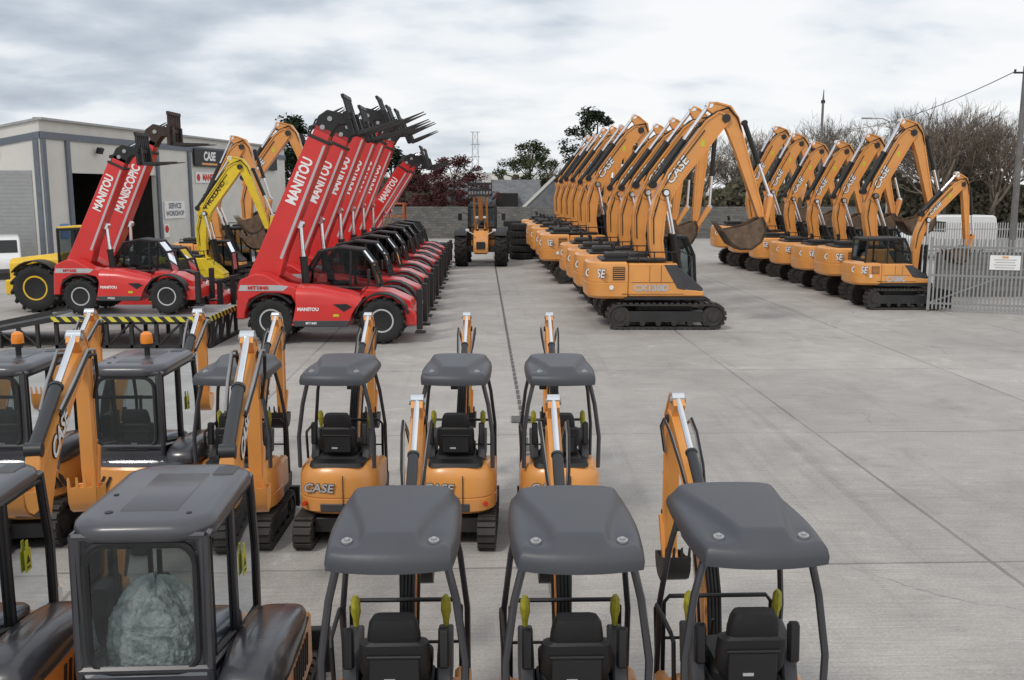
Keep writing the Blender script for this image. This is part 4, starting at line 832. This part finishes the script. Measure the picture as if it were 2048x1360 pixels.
mb=MB(); mb.box((-2.3,2.8,5.5),(.9,.6,1.0)); mb.build('chimney',REND,rf); mb=MB(); mb.box((-.2,-.3,3.3),(2.2,1.8,1.3)); mb.build('dormer',LINT,rf,.02)
mb=MB(); mb.box((0,0,2.5),(26,8,5.0)); o=mb.build('far_shed',WALLM); tag(o,'distant pale industrial shed beyond the bungalow','building'); o.location=(-8,190,2.5)
# steel rack behind the telehandlers
RACK=M('rack_orange',(.35,.09,.03),.6,var=.3)
r=thing('steel_rack','rusty orange steel rack standing near the far wall behind red telehandlers','rack',(-8.6,66,0))
for x in (-1.2,1.2):
    for y in (-.6,.6): mb=MB(); mb.box((x,y,1.7),(.12,.12,3.4)); mb.build('upright',RACK,r)
for z in (.3,1.4,2.5,3.35):
    mb=MB(); mb.box((0,-.6,z),(2.4,.08,.1)); mb.box((0,.6,z),(2.4,.08,.1)); mb.box((0,0,z+.03),(2.3,1.2,.03)); mb.build('shelf',RACK,r)
# ================================================================== TREES
def leafM(name,a,b,rough=.7):
    return M(name,tuple((x+y)/2 for x,y in zip(a,b)),rough,var=.6,scale=1.1,spec=.2)
LG=leafM('leaf_green',(.03,.05,.015),(.07,.09,.03)); LD=leafM('leaf_dark',(.014,.028,.016),(.04,.058,.032)); LR=leafM('leaf_copper',(.05,.015,.017),(.12,.035,.035))
BARK=M('bark',(.10,.085,.07),.9,var=.3); TWIG=M('twig',(.185,.15,.115),.9,var=.3)
def tree(name,label,loc,h,w,mat,ncl=40,nl=70,leaf=.35,base=.25,shape=1.0,seed=1,cl=.10,group=None):
    rnd=random.Random(seed); r=thing(name,label,'tree',loc,0,group)
    mb=MB(); mb.tube([(0,0,0),(.1,0,h*.3),(0,.1,h*.6),(.05,0,h*.85)],[h*.022,h*.018,h*.012,h*.004],8)
    cs=[]
    for i in range(ncl):
        t=rnd.random()**.9; z=h*(base+(.97-base)*t)
        rr=w/2*(math.sin(PI*(.14+.82*t))**.7 if shape==1 else (1-t)**.8+.06)
        a=rnd.uniform(0,2*PI); q=rr*math.sqrt(rnd.uniform(.05,1)); cs.append((q*math.cos(a),q*math.sin(a),z))
        if i%3==0: mb.tube([(0,0,z*.75),(cs[-1][0]*.6,cs[-1][1]*.6,z*.93),cs[-1]],[h*.008,h*.005,h*.002],5)
    mb.build('trunk',BARK,r)
    lf=MB(); bm=lf.bm
    for c in cs:
        rs=h*cl*rnd.uniform(.6,1.25)
        for k in range(nl):
            g=Vector((rnd.gauss(0,1),rnd.gauss(0,1),rnd.gauss(0,1))).normalized()*rs*rnd.random()**.45; g.z*=.62
            p=Vector(c)+g
            u=Vector((rnd.uniform(-1,1),rnd.uniform(-1,1),rnd.uniform(-.6,.6))).normalized(); v=u.cross(Vector((rnd.uniform(-1,1),rnd.uniform(-1,1),1))).normalized()
            s=leaf*rnd.uniform(.5,1.2); bm.faces.new([bm.verts.new(p+u*s*a+v*s*b) for a,b in ((-.5,0),(0,-.3),(.5,0),(0,.3))])
    lf.build('crown',mat,r,norm=False); return r
tree('evergreen_tree','dark evergreen tree showing between workshop roof and red booms',(-23.5,104,0),12.2,10,LD,90,130,.42,.1,2,3,.085)
tree('evergreen_tree','second dark evergreen close behind the raised red booms',(-19.5,106,0),11.0,9,LD,80,130,.42,.1,2,4,.085)
tree('copper_tree','copper red leaved tree left of the slate roofed bungalow',(-5.6,93,0),7.4,8.5,LR,70,140,.26,.05,1,5,.11)
tree('copper_tree','darker copper leaved tree nearest the red telehandler forks',(-9.5,97,0),6.8,6,LR,54,140,.26,.05,1,6,.11)
tree('conifer_tree','dark conifer behind the row of red telehandlers',(-14,112,0),9.0,8,LD,70,130,.4,.1,1,8)
tree('green_tree','ivy green tree with loose crown behind the bungalow roof',(2.2,118,0),10.0,8.5,LG,64,110,.34,.3,1,11,.10)
tree('pine_tree','tall flat topped pine left of the orange booms',(9.8,112,0),13.6,9.5,LD,56,150,.38,.40,1,14,.08)
tree('green_bush','small green bush in front of the bungalow gable',(6.6,100,0),5.0,5,LG,34,110,.24,.05,1,17)
def bare(label,loc,h,seed,depth=6):
    rnd=random.Random(seed); r=thing('bare_tree',label,'tree',loc,0,'bare winter trees beyond the yard')
    t=MB(); c=MB()
    def br(p,d,L,rad,k):
        q=p+d*L*.5+Vector((rnd.gauss(0,.04),rnd.gauss(0,.04),0))*L; e=q+(d+Vector((0,0,.12))).normalized()*L*.5
        (t if k==0 else c).tube([p,q,e],[rad,rad*.85,rad*.65],5 if k<2 else 3)
        if k>=depth: return
        nb=(5,4,3,3,3,3)[k]
        for i in range(nb):
            a=rnd.uniform(0,2*PI); sp=rnd.uniform(.3,.8); u=d.orthogonal().normalized(); v=d.cross(u)
            nd=(d+(u*math.cos(a)+v*math.sin(a))*sp+Vector((0,0,.14))).normalized()
            st=p.lerp(e,rnd.uniform(.45,1)) if k else p.lerp(e,rnd.uniform(.3,1))
            br(st,nd,L*rnd.uniform(.63,.84),max(rad*.57,.013),k+1)
    br(Vector((0,0,0)),Vector((rnd.gauss(0,.05),rnd.gauss(0,.05),1)).normalized(),h*.26,h*.017,0)
    t.build('trunk',BARK,r); c.build('crown',TWIG,r,sharp=180,norm=False); return r
b0=bare('tall bare tree at the far right behind the palisade fence',(36.5,82,0),16,21)
b1=bare('leafless tree next to the leaning utility pole',(41.5,84,0),15.5,22); b2=bare('thin bare tree right of the street lamp',(34,100,0),15,23)
pl=[(b0,40,90,1,.95),(b1,45.5,88,2,.95),(b2,33.5,92,1.5,.8),(b0,30,108,3,.95),(b1,26.5,110,.5,1.0),(b2,38,98,4,1.1),(b0,47,100,2,1.05),(b1,23,114,2.5,.98),(b2,28.5,104,5,.9),(b0,-9.5,104,1,.5),(b2,-12.5,100,3,.55),(b1,19,116,1.7,.95),(b2,5,126,2.2,.8),(b1,29.5,98,4,.8),(b2,43,95,.7,.9),(b0,34,110,2.2,1.1),(b2,25,106,3.3,.85),(b0,21,108,5.1,.8),(b1,38,86,5.5,1.05),(b0,31.5,94,.3,.8)]
LB=['behind the white van','at the far right edge','left of the utility pole','above the right row of excavators','rising behind the tallest right row boom','beside the tall lighting mast','above the palisade gate','left of the lighting mast','under the street lamp head','small, behind copper tree','small and pale behind telehandler forks','above the centre row booms','behind the ivy green tree','just under the overhead cable','between pole and picture edge, wide crowned','second beyond the street lamp, upright','second left of the lighting mast','low, in the gap between the two excavator rows','tallest crown left of the pole','low crowned, directly behind the lamp post']
for (b,x,y,a,s),l in zip(pl,LB): dup(b,(x,y,0),a,'bare leafless tree '+l,s)
def hedge(label,x0,x1,y,h,mat,seed,nn=2600,leaf=.4,dy=.8):
    rnd=random.Random(seed); lf=MB(); bm=lf.bm
    for i in range(nn):
        x=rnd.uniform(x0,x1); hh=h*(.75+.3*MN.noise(Vector((x*.25,seed,0)))+.25*MN.noise(Vector((x*1.1,seed,4)))); p=Vector((x,y+rnd.uniform(-dy,dy),hh*(1-rnd.random()**1.3)))
        u=Vector((rnd.uniform(-1,1),rnd.uniform(-.3,.3),rnd.uniform(-1,1))).normalized(); v=Vector((rnd.uniform(-.5,.5),1,rnd.uniform(-.5,.5))).cross(u).normalized(); s=leaf*rnd.uniform(.5,1.3)
        bm.faces.new([bm.verts.new(p+u*s*a+v*s*b) for a,b in ((-.5,0),(0,-.4),(.5,0),(0,.4))])
    tag(lf.build('hedge',mat,norm=False),label,'hedge',kind='stuff')
hedge('brown green scrubby hedge beyond the right fence',12,62,88,6.4,leafM('scrub',(.07,.066,.042),(.115,.105,.07)),31,42000,.40,2.0)
hedge('low scrub behind the centre of the yard',-30,24,124,7.0,leafM('scrub_far',(.09,.088,.07),(.15,.14,.11)),33,16000,.6,2)
# ================================================================== FENCE, POLES, VANS
GATE=M('gate_paint',(.27,.275,.275),.5,var=.12); FENC=M('fence_paint',(.36,.36,.35),.5,var=.12)
g=thing('palisade_gate','pale grey palisade gate standing open at right beside the compact excavator','gate',(14.85,33.7,0),math.atan2(-1.6,4.4))
for z in (.3,1.3,2.3):
    mb=MB(); mb.box((2.4,.03,z),(4.8,.05,.07)); mb.build('rail',GATE,g)
mb=MB(); mb.box((0,.03,1.35),(.10,.10,2.6)); mb.build('post',GATE,g,.01)
mb=MB(); mb.tube([(.02,.05,.3),(4.6,.05,2.3)],.03,6); mb.build('brace',GATE,g)
pm=None
for i in range(36):
    if pm is None:
        mb=MB(); mb.box((.14,-.01,1.34),(.055,.025,2.5)); pm=mb.build('pale',GATE,g)
    else:
        c=pm.copy(); link(c,g); c.location.x=i*.13
mb=MB(); mb.box((2.35,-.05,1.80),(.95,.02,.5)); sg=mb.build('sign_board',WHITE,g); mb=MB()
for k in range(4): mb.box((2.35,-.063,1.90-k*.09),(.7-.1*(k%2),.006,.03))
mb.build('sign_lines',LGREY,sg); mb=MB(); mb.box((2.35,-.063,1.99),(.2,.006,.06)); mb.build('sign_emblem',ORANGE,sg)
fp=thing('palisade_fence','far pale palisade fence along the road beyond the yard','fence',(21,58,0),R(4))
mb=MB()
for i in range(130): mb.box((i*.16,0,1.15),(.06,.02,2.3))
o=mb.build('pales',FENC,fp); o['kind']='stuff'
for z in (.4,1.9):
    mb=MB(); mb.box((10.4,.03,z),(20.8,.05,.06)); mb.build('rail',FENC,fp)
WOODP=M('pole_grey',(.16,.155,.15),.8,var=.2)
u=thing('utility_pole','tall grey utility pole at the right picture edge','pole',(23.6,45,0))
mb=MB(); mb.tube([(0,0,0),(-.02,0,9.9)],[.17,.11],10); mb.build('pole_shaft',WOODP,u)
mb=MB(); mb.box((-.25,0,9.6),(.6,.08,.08)); mb.cyl((-.5,0,9.6),(-.5,0,9.75),.05); mb.cyl((.05,0,9.75),(.05,0,9.95),.05); mb.build('crossarm',STEEL,u)
mb=MB(); P=[]
for i in range(17):
    t=i/16; P.append((23.1+(29.8-23.1)*t,45+45*t,9.65+.1*t-1.3*4*t*(1-t)*.55))
mb.tube(P,.022,5); tag(mb.build('overhead_cable',STEEL),'thin overhead cable running from the utility pole across the sky','cable')
l=thing('street_lamp','grey street lamp with long arm above the right excavators','street lamp',(32.8,84,0))
mb=MB(); mb.tube([(0,0,0),(0,0,9.5),(-.2,0,10.1),(-.8,0,10.35),(-2.0,0,10.4)],[.1,.08,.06,.05,.05],8); mb.build('lamp_post',GALV,l); mb=MB(); mb.box((-2.2,0,10.38),(.8,.3,.14)); mb.build('lamp_head',GALV,l,.03)
l=thing('lighting_mast','slim tall mast between bare trees right of centre','mast',(28.7,90,0))
mb=MB(); mb.tube([(0,0,0),(0,0,12.2),(.02,0,13.4)],[.16,.11,.03],8); mb.build('mast_shaft',WOODP,l); mb=MB(); mb.box((0,0,12.3),(.35,.2,.3)); mb.build('mast_lamp',STEEL,l,.03)
py=thing('lattice_pylon','distant steel lattice pylon above the copper trees','pylon',(-7.6,200,0))
mb=MB()
for sx in (-1,1):
    for sy in (-1,1): mb.tube([(sx*.9,sy*.9,0),(sx*.5,sy*.5,16)],.07,4)
for k in range(8):
    z=k*2; a=.9-.05*k; b_=a-.05
    for s in (-1,1): mb.tube([(-a*s,-a,z),(b_*s,-b_,z+2)],.05,4); mb.tube([(-a,-a*s,z),(-b_,b_*s,z+2)],.05,4)
for z in (11,13.5,16): mb.box((0,0,z),(2.0,.2,.12))
mb.build('lattice',GALV,py)
VANW=M('van_white',(.72,.72,.72),.3,var=.03,coat=.4)
def van(label,loc,rz,sc=1):
    r=thing('delivery_van',label,'van',loc,rz,sc=sc)
    pr=[(-2.5,.4),(-2.5,1.6),(-2.4,2.25),(-2.2,2.35),(.7,2.35),(1.1,2.2),(1.75,1.45),(2.35,1.2),(2.5,.9),(2.5,.4)]
    mb=MB(); mb.prof(pr,-.95,.95); mb.build('body',VANW,r,.07)
    mb=MB(); mb.prof([(1.12,2.12),(1.72,1.48),(1.76,1.50),(1.16,2.16)],-.8,.8); mb.build('windscreen',BLACK,r)
    for ya,yb in ((-.957,-.94),(.94,.957)):
        mb=MB(); mb.prof([(.4,2.0),(1.05,2.05),(1.5,1.5),(.4,1.45)],ya,yb); mb.build('side_window',BLACK,r)
    for y in (-.4,.4):
        mb=MB(); mb.box((-2.48,y,1.85),(.04,.6,.5)); mb.build('rear_window',BLACK,r)
    for x in (-1.55,1.6):
        for sy in (-1,1): wheel(r,x,sy*.85,.34,.24,RIMM,sy,12,.6)
    for sy in (-1,1):
        mb=MB(); mb.box((-2.5,sy*.85,1.2),(.05,.12,.4)); mb.build('tail_light',REDL,r,.01)
        mb=MB(); mb.box((2.42,sy*.7,.95),(.12,.3,.18)); mb.build('headlight',LGREY,r,.02)
    for x in (2.5,-2.52):
        mb=MB(); mb.box((x,0,.5),(.12,1.8,.25)); mb.build('bumper',DGREY,r,.03)
    return r
v=van('white van cut off by the left edge beside the workshop roller door',(-25.4,47.4,0),R(-62),.86)
mb=MB(); mb.box((-.9,.957,1.15),(1.6,.01,.5)); mb.build('side_graphic',REDL,v)
van('plain white van parked beyond the far palisade fence at right',(27.6,61,0),R(182),1.15)
# tyres
def tyre(loc,label,src=[None]):
    if src[0] is None:
        mb=MB(); h=.22; rad=.72
        P=[(rad*.55,-h*.8),(rad*.7,-h),(rad*.92,-h*.9),(rad,-h*.5),(rad,h*.5),(rad*.92,h*.9),(rad*.7,h),(rad*.55,h*.8),(rad*.55,-h*.8)]
        mb.loft([[(a*math.cos(2*PI*i/26),a*math.sin(2*PI*i/26),h+b) for i in range(26)] for a,b in P],cap=False)
        for k in range(20):
            a=2*PI*k/20; mb.box((rad*math.cos(a),rad*math.sin(a),h),(.05,.1,h*1.5),Matrix.Rotation(a,3,'Z'))
        o=mb.build('loose_tyre',RUBBER); src[0]=o
    else:
        o=src[0].copy(); link(o)
    o.location=loc; tag(o,label,'tyre','stacked tyres beside the far wall')
ST=['left','middle','right','rear']
for i,(x,y,nn) in enumerate(((.6,59.5,5),(1.75,62,5),(.2,65,5),(-4.6,62,2))):
    for k in range(nn): tyre((x+random.uniform(-.05,.05),y,k*.445),'black tyre, %s from the ground in the %s stack by the loader'%(ORD[k],ST[i]))
